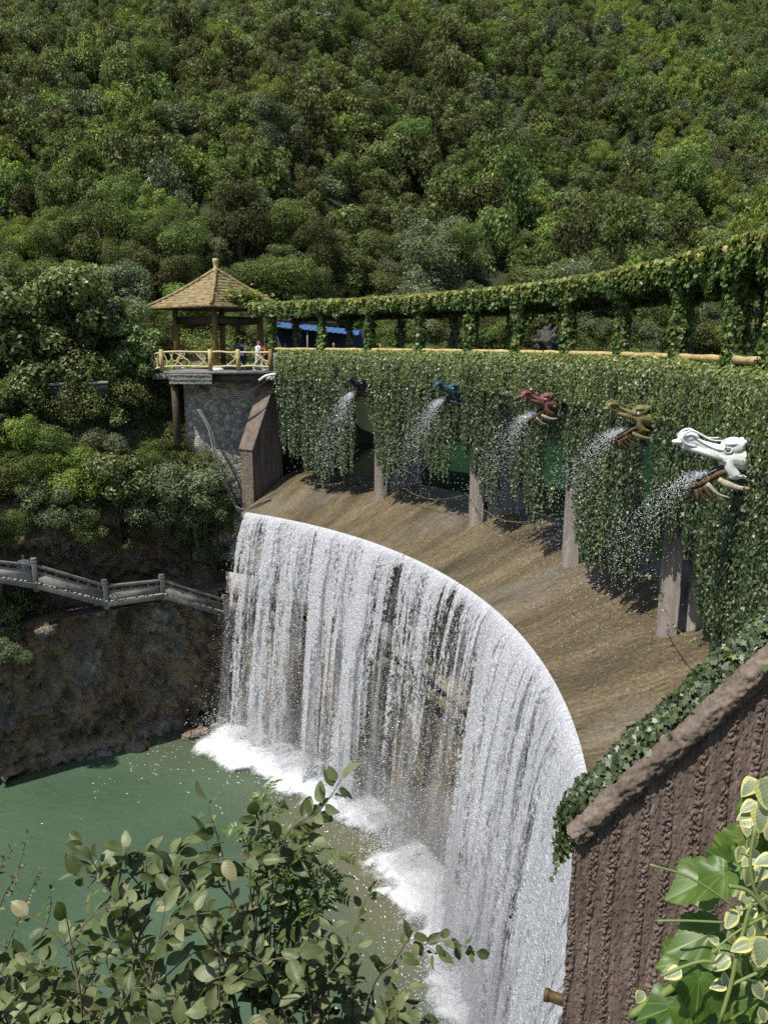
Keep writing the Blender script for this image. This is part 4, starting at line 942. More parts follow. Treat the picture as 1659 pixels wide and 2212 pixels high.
# woodland over the mountainside --------------------------------------------------------------------
def kind_at(x, y, q):
    u = x / y
    band = abs(u - (.40 - (y - 115) * .00156)) < .034 + .02 * math.sin(y * .21)
    n1 = float(fbm(np.array(x / 16.), np.array(y / 22.), 3, 40))
    if band and y > 90 and q < .85: return 2
    if u < .13 + .1 * (n1 - .5):
        p = (.66, .18, .06, .10) if n1 < .55 else (.40, .34, .14, .12)
    else: p = (.36, .42, .08, .14) if n1 < .52 else (.20, .54, .16, .10)
    return int(np.searchsorted(np.cumsum(p), q))
PTS = []
y = 50.0
while y < 250:
    sp = 2.75
    hw = .53 * y + 6
    for x in np.arange(-hw, hw, sp):
        if random.random() < .05: continue
        PTS.append((x + random.uniform(-.5, .5) * sp, y + random.uniform(-.5, .5) * sp))
    y += sp * .92
near_n, stuff = 0, []
ZONE = []
for x, y in PTS:
    z = float(hill_z(x, y))
    if z < -6.0: continue
    if -13.5 < x < 1.0 and y < 56: continue
    if x <= -13.5 and y < 54: continue
    k = kind_at(x, y, random.random()); r = random.choice((.62, .8, 1, 1, 1.15, 1.5)) * random.uniform(1.75, 2.4)
    dark = (abs(x / y - .065) < .03 and 120 < y < 150)
    if dark: k = 0; r *= 1.35
    if y < 73: ZONE.append((x, y, z, k, r))
    else: stuff.append((x, y, z + r * .62, k, r))
WORD = {0: 'dark olive evergreen', 1: 'mid green bushy', 2: 'bright yellow green', 3: 'pale grey green'}
for x, y, z, k, r in ZONE:
    u = x / y
    where = ('on the slope at the far left, above the path' if u < -.36 else 'on the slope left of the pavilion roof' if u < -.28 else 'rising right behind the pavilion' if u < -.12
             else 'behind the blue roofed stall' if u < -.03 else 'behind the middle of the vine pergola' if u < .16 else 'behind the right half of the vine pergola' if u < .34 else 'behind the near end of the vine pergola')
    row = 'front row' if y < 61 else 'second row' if y < 69 else 'third row'
    put_tree('hillside_tree', f'{WORD[k]} tree {where}, {row}', 'tree', (x, y, z - .3 - r * .45), r, KIND[k], random.randrange(3), random.uniform(0, 6.28), 'trees on the lower mountainside', random.uniform(.8, 1.25))
stuff = np.array(stuff)
me = bpy.data.meshes.new('woodland'); me.vertices.add(len(stuff)); me.vertices.foreach_set('co', stuff[:, :3].astype(np.float32).ravel())
a = me.attributes.new('kindex', 'INT', 'POINT'); a.data.foreach_set('value', (stuff[:, 3].astype(np.int32) * 2 + rng.integers(0, 2, len(stuff))).astype(np.int32))
a = me.attributes.new('size', 'FLOAT', 'POINT'); a.data.foreach_set('value', stuff[:, 4].astype(np.float32))
a = me.attributes.new('turn', 'FLOAT', 'POINT'); a.data.foreach_set('value', rng.uniform(0, 6.28, len(stuff)).astype(np.float32))
a = me.attributes.new('tall', 'FLOAT', 'POINT'); a.data.foreach_set('value', rng.uniform(.9, 1.7, len(stuff)).astype(np.float32))
fo = bpy.data.objects.new('woodland', me); COL.objects.link(fo)
tag(fo, 'dense mixed green woodland covering the whole mountainside', 'woodland', kind='stuff')
ng = bpy.data.node_groups.new('woodland', 'GeometryNodeTree')
ng.interface.new_socket('Geometry', in_out='INPUT', socket_type='NodeSocketGeometry'); ng.interface.new_socket('Geometry', in_out='OUTPUT', socket_type='NodeSocketGeometry')
gi = ng.nodes.new('NodeGroupInput'); go = ng.nodes.new('NodeGroupOutput'); ip = ng.nodes.new('GeometryNodeInstanceOnPoints'); ci = ng.nodes.new('GeometryNodeCollectionInfo')
ci.inputs['Collection'].default_value = fcol; ci.inputs['Separate Children'].default_value = True; ci.inputs['Reset Children'].default_value = True
def named(n, t):
    q = ng.nodes.new('GeometryNodeInputNamedAttribute'); q.data_type = t; q.inputs['Name'].default_value = n; return q
ki_, si_, ti_ = named('kindex', 'INT'), named('size', 'FLOAT'), named('turn', 'FLOAT')
cx = ng.nodes.new('ShaderNodeCombineXYZ'); ng.links.new(ti_.outputs[0], cx.inputs[2])
ng.links.new(gi.outputs[0], ip.inputs['Points']); ng.links.new(ci.outputs[0], ip.inputs['Instance']); ip.inputs['Pick Instance'].default_value = True
ng.links.new(ki_.outputs[0], ip.inputs['Instance Index']); ng.links.new(cx.outputs[0], ip.inputs['Rotation']); hs_ = named('tall', 'FLOAT'); sc_ = ng.nodes.new('ShaderNodeCombineXYZ'); hm_ = ng.nodes.new('ShaderNodeMath'); hm_.operation = 'MULTIPLY'
ng.links.new(si_.outputs[0], hm_.inputs[0]); ng.links.new(hs_.outputs[0], hm_.inputs[1])
for q in (0, 1): ng.links.new(si_.outputs[0], sc_.inputs[q])
ng.links.new(hm_.outputs[0], sc_.inputs[2]); ng.links.new(sc_.outputs[0], ip.inputs['Scale'])
ng.links.new(ip.outputs[0], go.inputs[0])
fo.modifiers.new('woodland', 'NODES').node_group = ng

# trees and bushes of the left bank --------------------------------------------------------------------
LBT = [  # px, py, radius px, kind, distance, name, label
    (55, 745, 115, 'broad', 43.2, 'leafy_tree', 'largest leafy tree at the left edge, crown in front of the path'),
    (185, 715, 105, 'broad', 43.6, 'leafy_tree', 'wide leafy tree in front of the path, midway to the railing'),
    (285, 745, 60, 'broad', 43.8, 'leafy_tree', 'leafy sapling crown touching the left end of the branch railing'),
    (120, 840, 80, 'broad', 43.0, 'leafy_tree', 'shaded leafy tree just under the path coping'),
    (240, 850, 70, 'green', 43.0, 'leafy_tree', 'shaded green tree at the right of the path coping'),
    (150, 690, 100, 'broad', 47, 'leafy_tree', 'large bright broadleaf tree overhanging the path, left of the pavilion'),
    (50, 740, 85, 'broad', 46, 'leafy_tree', 'bright broadleaf tree at the left picture edge above the path'),
    (225, 730, 65, 'broad', 46.5, 'leafy_tree', 'smaller bright broadleaf tree between the big one and the pavilion railing'),
    (275, 705, 55, 'grey', 50, 'thin_tree', 'thin grey green tree just left of the pavilion post'),
    (330, 700, 40, 'green', 53, 'bush', 'sunlit green bush seen behind the left pavilion post'),
    (60, 640, 70, 'green', 53, 'leafy_tree', 'green tree on the slope above the big broadleaf tree'),
    (160, 625, 60, 'lime', 54, 'leafy_tree', 'yellowish tree on the slope above the path'),
    (255, 640, 60, 'grey', 55, 'leafy_tree', 'grey green tree left of the pavilion roof corner'),
    (300, 790, 55, 'broad', 44, 'bush', 'leafy bush at the left end of the branch railing'),
    (225, 800, 45, 'broad', 44.5, 'bush', 'leafy bush beside the path wall, left of the railing end'),
    (60, 830, 70, 'green', 44, 'leafy_tree', 'green tree below the path at the left edge'),
    (150, 880, 65, 'oak', 43.5, 'leafy_tree', 'dark tree below the path, left of the steps'),
    (250, 890, 70, 'oak', 43.5, 'leafy_tree', 'dark tree in deep shade below the pavilion path'),
    (325, 880, 55, 'oak', 43.5, 'leafy_tree', 'dark tree beside the platform support column'),
    (30, 950, 60, 'lime', 42.5, 'bush', 'yellow green bush at the left edge half way down the bank'),
    (110, 970, 55, 'green', 42.5, 'bush', 'dark green bush between the two yellow green bushes'),
    (160, 1040, 62, 'lime', 42, 'bush', 'brightest yellow green bush in the middle of the left bank'),
    (45, 1050, 60, 'green', 41.5, 'bush', 'green bush above the pale rock at the left edge'),
    (110, 1105, 62, 'grey', 41, 'bush', 'grey green drooping bush above the balustrade post'),
    (230, 990, 50, 'grey', 42.5, 'bush', 'grey green bush above the large pale bush'),
    (255, 1070, 75, 'broad', 41.2, 'bush', 'large pale leaved bush in the middle above the balustrade'),
    (340, 1085, 75, 'grey', 41.2, 'bush', 'large silvery bush left of the waterfall'),
    (425, 1085, 72, 'grey', 41.4, 'bush', 'silvery bush below the retaining wall beside the waterfall top'),
    (470, 1125, 45, 'green', 41.0, 'bush', 'green bush touching the left edge of the waterfall'),
    (320, 1000, 45, 'green', 42.3, 'conifer_bush', 'feathery conifer like bush in the shade under the platform'),
    (400, 960, 48, 'oak', 43.0, 'bush', 'dark bush at the foot of the platform support column'),
    (425, 1020, 45, 'green', 42.6, 'bush', 'green bush spilling over the foot of the stone retaining wall'),
    (440, 940, 36, 'grey', 43.0, 'bush', 'small bush growing against the stone retaining wall'),
    (395, 985, 36, 'green', 43.2, 'bush', 'small green bush on the earth bank by the retaining wall'),
    (190, 1150, 45, 'oak', 40.8, 'bush', 'dark bush hanging over the cliff above the balustrade'),
    (290, 1165, 40, 'oak', 40.8, 'bush', 'dark hanging bush under the large pale bush'),
    (410, 1180, 42, 'green', 40.8, 'bush', 'fern like green bush hanging beside the waterfall'),
    (470, 1210, 32, 'green', 40.6, 'bush', 'lowest fern like bush at the waterfall edge'),
    (10, 1150, 45, 'green', 41, 'bush', 'green bush around the pale rock, left edge above balustrade'),
    (25, 1330, 45, 'broad', 37.5, 'bush', 'pale leafy bush in front of the balustrade at the left edge'),
    (20, 1410, 40, 'grey', 37.3, 'bush', 'bush hanging down the cliff at the left edge below the balustrade'),
    (85, 1310, 22, 'broad', 38, 'bush', 'small sprig of leaves under the first balustrade post'),
    (15, 880, 60, 'broad', 43.0, 'bush', 'broadleaf bush at the left edge under the path'),
    (-70, 800, 90, 'broad', 43, 'bush', 'broadleaf bush cut off by the left edge, at path height'),
    (-90, 960, 80, 'green', 43, 'bush', 'green bush cut off by the left edge, in the middle of the bank'),
    (-100, 1100, 75, 'grey', 43, 'bush', 'grey green bush cut off by the left edge, above the balustrade'),
    (-120, 660, 90, 'green', 43, 'bush', 'tall green bush cut off by the left edge, above the path'),
]
for i, (px, py, rp_, kd, t, nm, lab) in enumerate(LBT):
    c = at_t(px, py, t); r = rp_ * t / FPX * 1.2
    if c[2] < -2.6:
        for q in np.arange(32, 47, .1):
            c = at_t(px, py, q)
            if (c - P0).dot(NB) > np.interp(c[2], prof[2:22, 1], prof[2:22, 0]) - .2: break
        r = rp_ * q / FPX * 1.2; c = at_t(px, py, q - .35 * r)
    o = put_tree(nm, lab, 'tree' if 'tree' in nm else 'bush', (c[0], c[1], c[2] - r * 1.1), r, kd, i % 3, random.uniform(0, 6.28), 'trees and bushes on the left bank', 1.0)
# ground creepers over the bank
n = 60000
s_ = rng.uniform(-16, 15.5, n); kk = rng.uniform(0, 1, n); zc = -11.2 + kk * 9.2
o_ = np.interp(zc, prof[11:22, 1], prof[11:22, 0]) - .15 + 1.0 * (fbm(s_ * .9, zc * .9, 4, 71) - .62)
msk = fbm(s_ * .45 + 3, zc * .5, 4, 72) + .28 * smooth(-10, -6, zc) > .56
P = P0 + s_[:, None] * SD + o_[:, None] * NB; P[:, 2] = zc
P = P[msk]; N = np.tile(-NB * .7 + (0, 0, .6), (len(P), 1)) + rng.normal(0, .5, (len(P), 3))
tag(leaves('creepers', P, N, rng.uniform(.09, .2, len(P)), np.clip(rng.beta(2, 3, len(P)), 0, 1), T_KITE, M['green'], None, .8), 'low dark undergrowth and creepers covering the left bank', 'undergrowth', kind='stuff')
n = 26000
x = rng.uniform(-26, -5.5, n); y = rng.uniform(47, 58, n); z = np.where(y < 53, -1.75, hill_z(x, y)) + rng.random(n)**2 * .6
ok = ~((x > -13) & (y < 52.5)); P = np.stack([x, y, z], -1)[ok]
tag(leaves('undergrowth', P, rng.normal(0, .5, (len(P), 3)) + (0, -.4, .8), rng.uniform(.10, .24, len(P)), np.clip(rng.beta(2, 2.5, len(P)), 0, 1), T_KITE, M['lime'], None, -.5), 'sunlit grass and low plants on the slope behind the pavilion', 'undergrowth', kind='stuff')
ro = MB(); ro.ell((0, 0, 0), (1.3, 1.0, 1.9), 40, 30); o = ro.build('rock_outcrop', M['darkconc'])  # light grey rock given a dark colour that carries its shade
c_ = np.array([v_.co[:] for v_ in o.data.vertices]); c_ *= (.6 + 1.6 * np.abs(fbm(c_[:, 0] * 1.5 + 3, c_[:, 2] * 1.1 + c_[:, 1] * 1.5, 5, 4) - .45) * 2)[:, None]; o.data.vertices.foreach_set('co', c_.astype(np.float32).ravel())
o.scale = (.8, .8, .62); o.location = at_y(1178, 742, 57.5); tag(o, 'grey rock outcrop on the far bank seen through the pergola', 'rock')
ro = MB(); ro.ell((0, 0, 0), (1.6, 1.2, 2.4), 26, 20); o = ro.build('rock_outcrop', M['greyrock'])
c_ = np.array([v_.co[:] for v_ in o.data.vertices]); c_ *= (1 + .9 * (fbm(c_[:, 0] * .9 + 13, c_[:, 2] * .7 + c_[:, 1], 5, 4) - .5))[:, None]; o.data.vertices.foreach_set('co', c_.astype(np.float32).ravel())
o.location = at_t(30, 1175, 40.8); tag(o, 'pale grey rock standing behind the balustrade at the left edge', 'rock')
pw = thing('path_wall', 'low pale stone wall edging the path left of the pavilion', 'wall', tuple(at_t(150, 830, 43)))
a, b = at_y(40, 833, 42.2), at_y(235, 826, 43.0)
MB().beam(a, b, .30, .13).build('coping', M['paleconc'], pw, bevel=.03); MB().beam(a - (0, 0, .42), b - (0, 0, .42), .24, .70).build('body', M['darkconc'], pw)
# bushes along the far bank of the reservoir
for i in range(26):
    x = -1 + i * 1.5 + random.uniform(-.6, .6); y = 58.5 + .12 * max(0, x - 8) + random.uniform(-1.2, 2.0) + 1.5 * smooth(0, 6, x)
    k = random.choice((0, 0, 1, 1, 2, 3)); r = random.uniform(1.4, 2.3)
    put_tree('bank_bush', f'{WORD[k]} bush on the far bank, seen ' + ('through the far pergola bays' if x < 10 else 'through the middle pergola bays' if x < 20 else 'through the near pergola bays'), 'bush', (x, y, -3.6 - r * .5), r, KIND[k], random.randrange(3), random.uniform(0, 6), 'bushes on the far bank of the reservoir')

for i in range(30):
    x = -1 + i * 1.35 + random.uniform(-.5, .5); y = 61.2 + .12 * max(0, x - 8) + 1.5 * float(smooth(0, 6, x)) + random.uniform(-.6, .6)
    k = random.choice((0, 0, 1, 1, 2, 3)); r = random.uniform(1.5, 2.4)
    put_tree('bank_tree', f'{WORD[k]} far bank tree, second row, seen ' + ('through far pergola bays' if x < 10 else 'through middle pergola bays' if x < 20 else 'through near pergola bays'), 'tree', (x, y, -1.5 - r * .5), r, KIND[k], random.randrange(3), random.uniform(0, 6), 'bushes on the far bank of the reservoir')
# landmark trees standing out of the woodland
for i, (px_, py_, rp_, kd, lab) in enumerate(((872, 150, 62, 'oak', 'tall dark tree standing out at the upper middle of the mountainside'), (905, 215, 50, 'oak', 'dark tree in the shaded gully just below the tallest dark tree'), (575, 225, 44, 'lime', 'lone bright yellow green tree among dark trees above the pavilion'),
        (765, 95, 44, 'green', 'fresh green tree left of the tallest dark tree near the top'), (880, 50, 46, 'lime', 'yellow green tree at the top edge above the tallest dark tree'), (800, 275, 58, 'green', 'big fresh green tree below and left of the dark gully'), (605, 310, 62, 'grey', 'round grey green tree below the lone bright yellow green tree'),
        (885, 350, 56, 'green', 'fresh green tree on the spur above the middle of the pergola'), (1110, 395, 72, 'green', 'broad green tree above the pergola, right of centre'), (1475, 420, 66, 'green', 'broad flat topped green tree above the right part of the pergola'), (1295, 345, 36, 'lime', 'pointed light green tree on the right slope'),
        (450, 65, 40, 'grey', 'grey green tree near the top left'), (325, 155, 44, 'green', 'green tree on the upper left slope'), (1000, 560, 48, 'green', 'mid green tree rising just above the pergola centre'), (690, 560, 52, 'oak', 'dark tree with a brownish side to the right of the pavilion roof'))):
    r_v = ray(px_, py_)
    for q in np.arange(50, 300, .5):
        p = r_v * q
        if hill_z(p[0], p[1]) + 2.2 > p[2]: break
    r = rp_ * q / FPX * 1.05
    p = r_v * (q - 2.5); put_tree('landmark_tree', lab, 'tree', (p[0], p[1], p[2] - r * .95), r, kd, i % 3, random.uniform(0, 6), 'trees standing out of the woodland', 1.15)

# ================================================================== DRAGON HEADS AND THEIR WATER
def dragon(u, v, m, lab, tusk, k, sc=1.0, jetlab=''):
    o_ = at_R(u, v, 28.15); th = theta_of(o_); rz = math.radians(th + 180)
    D = thing('dragon_head', lab, 'dragon head', tuple(o_), rz, 'dragon head water spouts on the dam'); D.scale = (sc, sc, sc)
    def P(*q): return np.array(q, float)
    b = MB()
    b.tube(bez([(.05, 0, .14), (.28, 0, .235), (.59, 0, .325), (.80, 0, .41), (.99, 0, .44)], 16), np.interp(np.linspace(0, 1, 17), [0, .25, .6, .8, 1], [.20, .15, .12, .14, .12])[:17], 16, sq=(1.05, .8))
    b.ell((.90, 0, .49), (.20, .165, .125)); b.ell((1.08, 0, .405), (.13, .10, .05)); b.ell((.06, 0, .31), (.24, .215, .21), 18, 12)
    for s_ in (-1, 1):
        b.ell((.97, s_ * .10, .50), (.075, .06, .06)); b.tube(bez([(.22, s_ * .13, .10), (.6, s_ * .13, .21), (1.0, s_ * .10, .33)], 8), .06, 8)
        b.ell((.13, s_ * .16, .40), (.13, .07, .05)); b.tube(bez([(.12, s_ * .10, .16), (.11, s_ * .11, -.06), (.0, s_ * .12, -.22)], 8), [.14, .13, .12, .11, .10, .10, .09, .08][:len(bez([(0,0,0),(1,0,0),(2,0,0)], 8))] if False else .105, 10)
        b.ell((.0, s_ * .13, -.24), (.13, .07, .06)); b.tube([(.02, s_ * .15, -.2), (-.2, s_ * .17, -.25)], [.07, .03], 8)
        for j in range(7):
            t = j / 6; c = P(.50 - .40 * t, s_ * (.15 + .02 * math.sin(t * 3)), .235 - .05 * t - .30 * t * t); b.ell(c, (.028, .03, .065), 8, 6, M=np.array([[.8, 0, .6], [0, 1, 0], [-.6, 0, .8]]))
    b.tube([(.1, 0, .12), (-.15, 0, .08), (-.5, 0, .05)], [.22, .21, .2], 14); b.tube([(.08, 0, .1), (.05, 0, -.12)], [.16, .14], 12)
    for j in range(4): b.ell((-.08 - .03 * j, (-.13 + .085 * j), .40 + .03 * (j % 2)), (.10, .06, .09), 8, 6)
    remesh(b.build('skull', m, D, local=True), .016, 1)
    for s_ in (-1, 1):
        e = MB().ell((.185, s_ * .172, .28), (.052, .04, .045)).build('eye', M['white'] if k != 4 else M['shirtg'], D, True, local=True)
        MB().tube(np.array([(.185 + .068 * math.cos(a), s_ * (.186 - .02 * math.cos(a)), .28 + .055 * math.sin(a)) for a in np.linspace(0, 2 * math.pi, 14)]), .014, 6, False).build('eyelid', m, e, True, local=True)
        MB().tube(bez([(.77, s_ * .14, .33), (.96, s_ * .18, .38), (1.045, s_ * .19, .49), (.98, s_ * .18, .60), (.85, s_ * .18, .635), (.69, s_ * .19, .56), (.50, s_ * .22, .47), (.27, s_ * .24, .47)], 40), np.interp(np.linspace(0, 1, 36), [0, .6, 1], [.026, .024, .012]), 8).build('whisker', m, D, True, local=True)
        MB().tube([(.97, s_ * .085, .34), (.985, s_ * .09, .25), (.97, s_ * .09, .18)], [.034, .026, .008], 8).build('fang', M['tusk'], D, True, local=True)
        MB().tube(bez([(.30, s_ * .12, -.30), (.12, s_ * .17, -.40), (-.12, s_ * .20, -.46), (-.34, s_ * .21, -.44)], 12), np.interp(np.linspace(0, 1, 13), [0, .3, .8, 1], [.05, .075, .04, .022]), 10).build('tusk', tusk, D, True, local=True)
        for j, (x0, z0, x1, z1) in enumerate(((.50, -.40, .05, -.66), (.56, -.45, .24, -.72), (.62, -.49, .44, -.77), (.68, -.52, .58, -.80))):
            MB().tube(bez([(x0, s_ * .09, z0), ((x0 + x1) / 2 + .02, s_ * .14, (z0 + z1) / 2 - .06), (x1, s_ * (.17 - .02 * j), z1)], 8), np.linspace(.055, .010, 9), 7, jit=.15).build('beard_spike', M['algae'] if j or k in (0, 1, 3) else tusk, D, True, local=True)
    j = MB().tube(bez([(.06, 0, -.12), (.28, 0, -.20), (.52, 0, -.36), (.82, 0, -.53)], 14), np.interp(np.linspace(0, 1, 13), [0, .5, .85, 1], [.12, .10, .09, .05]), 12, sq=(1.35, .75))
    for q in range(6):
        for s_ in (-1, 1): j.ell((.36 + .085 * q, s_ * .10, -.20 - .055 * q), (.022, .022, .05), 6, 5)
    remesh(j.build('lower_jaw', M['algae'], D, local=True), .018, 1)
    MB().tube(bez([(.10, 0, -.05), (.30, 0, -.10), (.55, 0, -.26), (.72, 0, -.38)], 8), [.06, .07, .075, .07, .07, .06, .05, .03, .02][:9][:len(bez([(0,0,0),(1,0,0),(2,0,0),(3,0,0)], 8))], 8, sq=(1.4, .5)).build('dark_mouth_fill', M['black'], D, True, local=True)  # black filler painting in the dark inside of the mouth
    MB().tube([(-.35, 0, .05), (-.9, 0, .0)], .16, 12).build('mount', M['darkconc'], D, True, local=True)
    # the jet
    n = 2300; rd = np.array([math.cos(rz), math.sin(rz), 0]); sdv = np.array([-rd[1], rd[0], 0])
    t = rng.random(n)**1.5 * .95; v0 = 2.3 + rng.normal(0, .75, n) * (.35 + t); lat = rng.normal(0, .62, n) * t; C = o_ + rd * .45 + (0, 0, -.20) + rd * (v0 * t)[:, None] + sdv * lat[:, None]
    C[:, 2] += -.2 * t - .42 * G * t * t + rng.normal(0, .34, n) * t; C += rng.normal(0, .04, (n, 3)); C = C[C[:, 2] > -6.9]; n = len(C)
    dist = np.linalg.norm(o_); V, F = None, None
    w = drops('water_jet', C, rng.uniform(.003, .0085, n) * (.6 + .028 * dist), None); tag(w, jetlab, 'water jet', 'water jets from the dragon heads')
dragon(1586, 1001, M['white'], 'white dragon head with open mouth, nearest on the ivy front', M['tusk'], 4, .92, 'spray falling from the mouth of the white dragon head')
dragon(1385, 912, M['olive'], 'olive yellow dragon head with open mouth', M['olive'], 3, .88, 'spray falling from the mouth of the olive yellow dragon head')
dragon(1182, 878, M['red'], 'faded red dragon head with open mouth and pale tusks', M['tusk'], 2, .91, 'spray falling from the mouth of the red dragon head')
dragon(980, 851, M['blue'], 'slate blue dragon head with open mouth', M['blue'], 1, .88, 'spray falling from the mouth of the blue dragon head')
dragon(782, 838, M['black'], 'small black dragon head, farthest along the ivy front', M['black'], 0, .88, 'spray falling from the mouth of the black dragon head')

# ================================================================== PEOPLE
def person(name, lab, loc, rz, h, shirt, trouser, pose, hairlong=False, pack=False):
    o = thing('person', lab, 'person', loc, rz); o.scale = (h / 1.7,) * 3
    hip, sh, nk = .88, 1.38, 1.46
    f = pose.get('stride', .0); L = {}
    for s_, k in ((-1, 'r'), (1, 'l')):
        d = f * s_; L['hip' + k] = np.array([0, .09 * s_, hip]); L['knee' + k] = np.array([d * .5 + .03, .10 * s_, .47]); L['ank' + k] = np.array([d - (.06 if d < 0 else 0), .10 * s_, .08])
        L['sh' + k] = np.array([0, .19 * s_, sh]); a = pose.get('arm' + k, ((-.04, .25, 1.10), (.10, .24, .86)))
        L['el' + k] = np.array(a[0]) * (1, s_, 1); L['wr' + k] = np.array(a[1]) * (1, s_, 1)
    b = MB(); b.ell((.02, 0, 1.60), (.098, .078, .125), 16, 12); b.ell((.115, 0, 1.585), (.022, .016, .028), 8, 6); b.ell((.085, 0, 1.53), (.03, .04, .03), 8, 6)
    for s_ in (-1, 1): b.ell((.01, .08 * s_, 1.59), (.022, .012, .034), 8, 6); b.ell((.098, .033 * s_, 1.615), (.016, .018, .010), 6, 5)
    b.tube([(.01, 0, 1.38), (.015, 0, 1.52)], [.065, .055], 10); b.tube([(0, 0, .86), (0, 0, 1.1), (0, 0, 1.28), (0, 0, 1.40)], [.135, .12, .15, .10], 14, sq=(1.25, .8) if True else 0)
    for k in 'rl':
        b.tube([L['hip' + k], L['knee' + k], L['ank' + k]], [.085, .06, .042], 10); b.tube([L['sh' + k], L['el' + k], L['wr' + k]], [.055, .042, .03], 10)
        w = L['wr' + k]; d = unit((w - L['el' + k])); lat = np.cross(d, (0, 1, .2)); lat = unit(lat); b.ell(w + d * .045, (.034, .03, .036), 8, 6)
        for j in range(4): p = w + d * .07 + lat * (.013 * (j - 1.5)); b.tube([p, p + d * .035, p + d * (.06 - .006 * abs(j - 1)) + (0, -.012, 0)], [.011, .010, .008], 6)
        b.tube([w + d * .02 + lat * .03, w + d * .06 + lat * .05], [.012, .009], 6)
    remesh(b.build('body', M['skin'], o, local=True), .013, 2)
    c = MB(); c.tube([(0, 0, .80), (0, 0, 1.02), (0, 0, 1.26), (0, 0, 1.38), (0, 0, 1.43)], [.16, .145, .165, .15, .075], 16, sq=(1.22, .82)); c.ell((0, 0, 1.36), (.10, .20, .07))
    for k in 'rl':
        e = L['el' + k] * .55 + L['wr' + k] * .45 if pose.get('long') else L['el' + k]
        c.tube([L['sh' + k] - (0, 0, .01), L['el' + k], e] if pose.get('long') else [L['sh' + k], L['el' + k]], [.075, .062, .055] if pose.get('long') else [.075, .065], 10)
    remesh(c.build('shirt', shirt, o, local=True), .014, 3)
    c = MB(); c.ell((0, 0, .88), (.135, .17, .11))
    for k in 'rl': c.tube([L['hip' + k], L['knee' + k], L['ank' + k] + (0, 0, .03)], [.105, .078, .062], 10)
    remesh(c.build('trousers', trouser, o, local=True), .014, 2)
    for k in 'rl': MB().ell(L['ank' + k] + (.055, 0, -.04), (.125, .045, .042), 10, 7).build('shoe', M['shoe'], o, True, local=True)
    c = MB(); c.ell((-.012, 0, 1.645), (.105, .092, .10), 14, 10); c.ell((-.05, 0, 1.58), (.07, .085, .09), 12, 8)
    if hairlong: c.ell((-.09, 0, 1.66), (.06, .06, .07), 10, 8)
    remesh(c.build('hair', M['hair'], o, local=True), .014, 1)
    if pack: MB().box((-.19, 0, 1.16), (.16, .27, .38)).build('backpack', M['jean'], o, local=True, bevel=.05)
    if 'phone' in pose: MB().box(tuple(pose['phone']), (.02, .07, .13)).build('phone', M['black'], o, local=True, bevel=.008)
g = lambda u, y, dz=0: (at_y(u, 780, y)[0], y, -1.54 + dz)
person('a', 'person in white jacket and pale trousers walking behind the branch railing, hand raised to face', g(559, 43.45), math.radians(-25), 1.62, M['shirtw'], M['trouser'], dict(stride=.24, long=1, arml=((.16, .24, 1.22), (.14, .10, 1.50)), armr=((.10, .22, 1.15), (.22, .08, 1.22)), phone=(.13, .10, 1.60)), True)
person('b', 'person in white shirt with dark backpack standing in the pavilion shade', g(527, 46.2), math.radians(60), 1.66, M['shirtw'], M['jean'], dict(stride=.08), False, True)
person('c', 'person in grey shirt standing in the pavilion beside the white shirt', g(516, 46.9), math.radians(100), 1.72, M['shirtg'], M['jean'], dict(stride=.05))
person('d', 'person in orange shirt half hidden behind the last railing post', g(576, 44.9), math.radians(170), 1.6, M['shirto'], M['jean'], dict(stride=.1))
person('e', 'person in dark clothes standing under the blue roof of the stall', (-3.1, 48.6, -1.68), math.radians(-90), 1.65, M['jean'], M['jean'], dict(stride=.05))
person('f', 'person in white top at the stall left of the first roof post', (-6.1, 48.5, -1.68), math.radians(-60), 1.6, M['shirtw'], M['jean'], dict(stride=.05))
bp_ = back(on_plane(62, 1262), .75)
person('g', 'person in white shirt leaning on the cliff path balustrade at far left', (bp_[0], bp_[1], on_plane(62, 1209)[2] - 1.50), math.radians(-70), 1.62, M['shirtw'], M['jean'], dict(arml=((.12, .24, 1.14), (.30, .14, 1.02)), armr=((.12, .24, 1.14), (.30, .14, 1.02))))

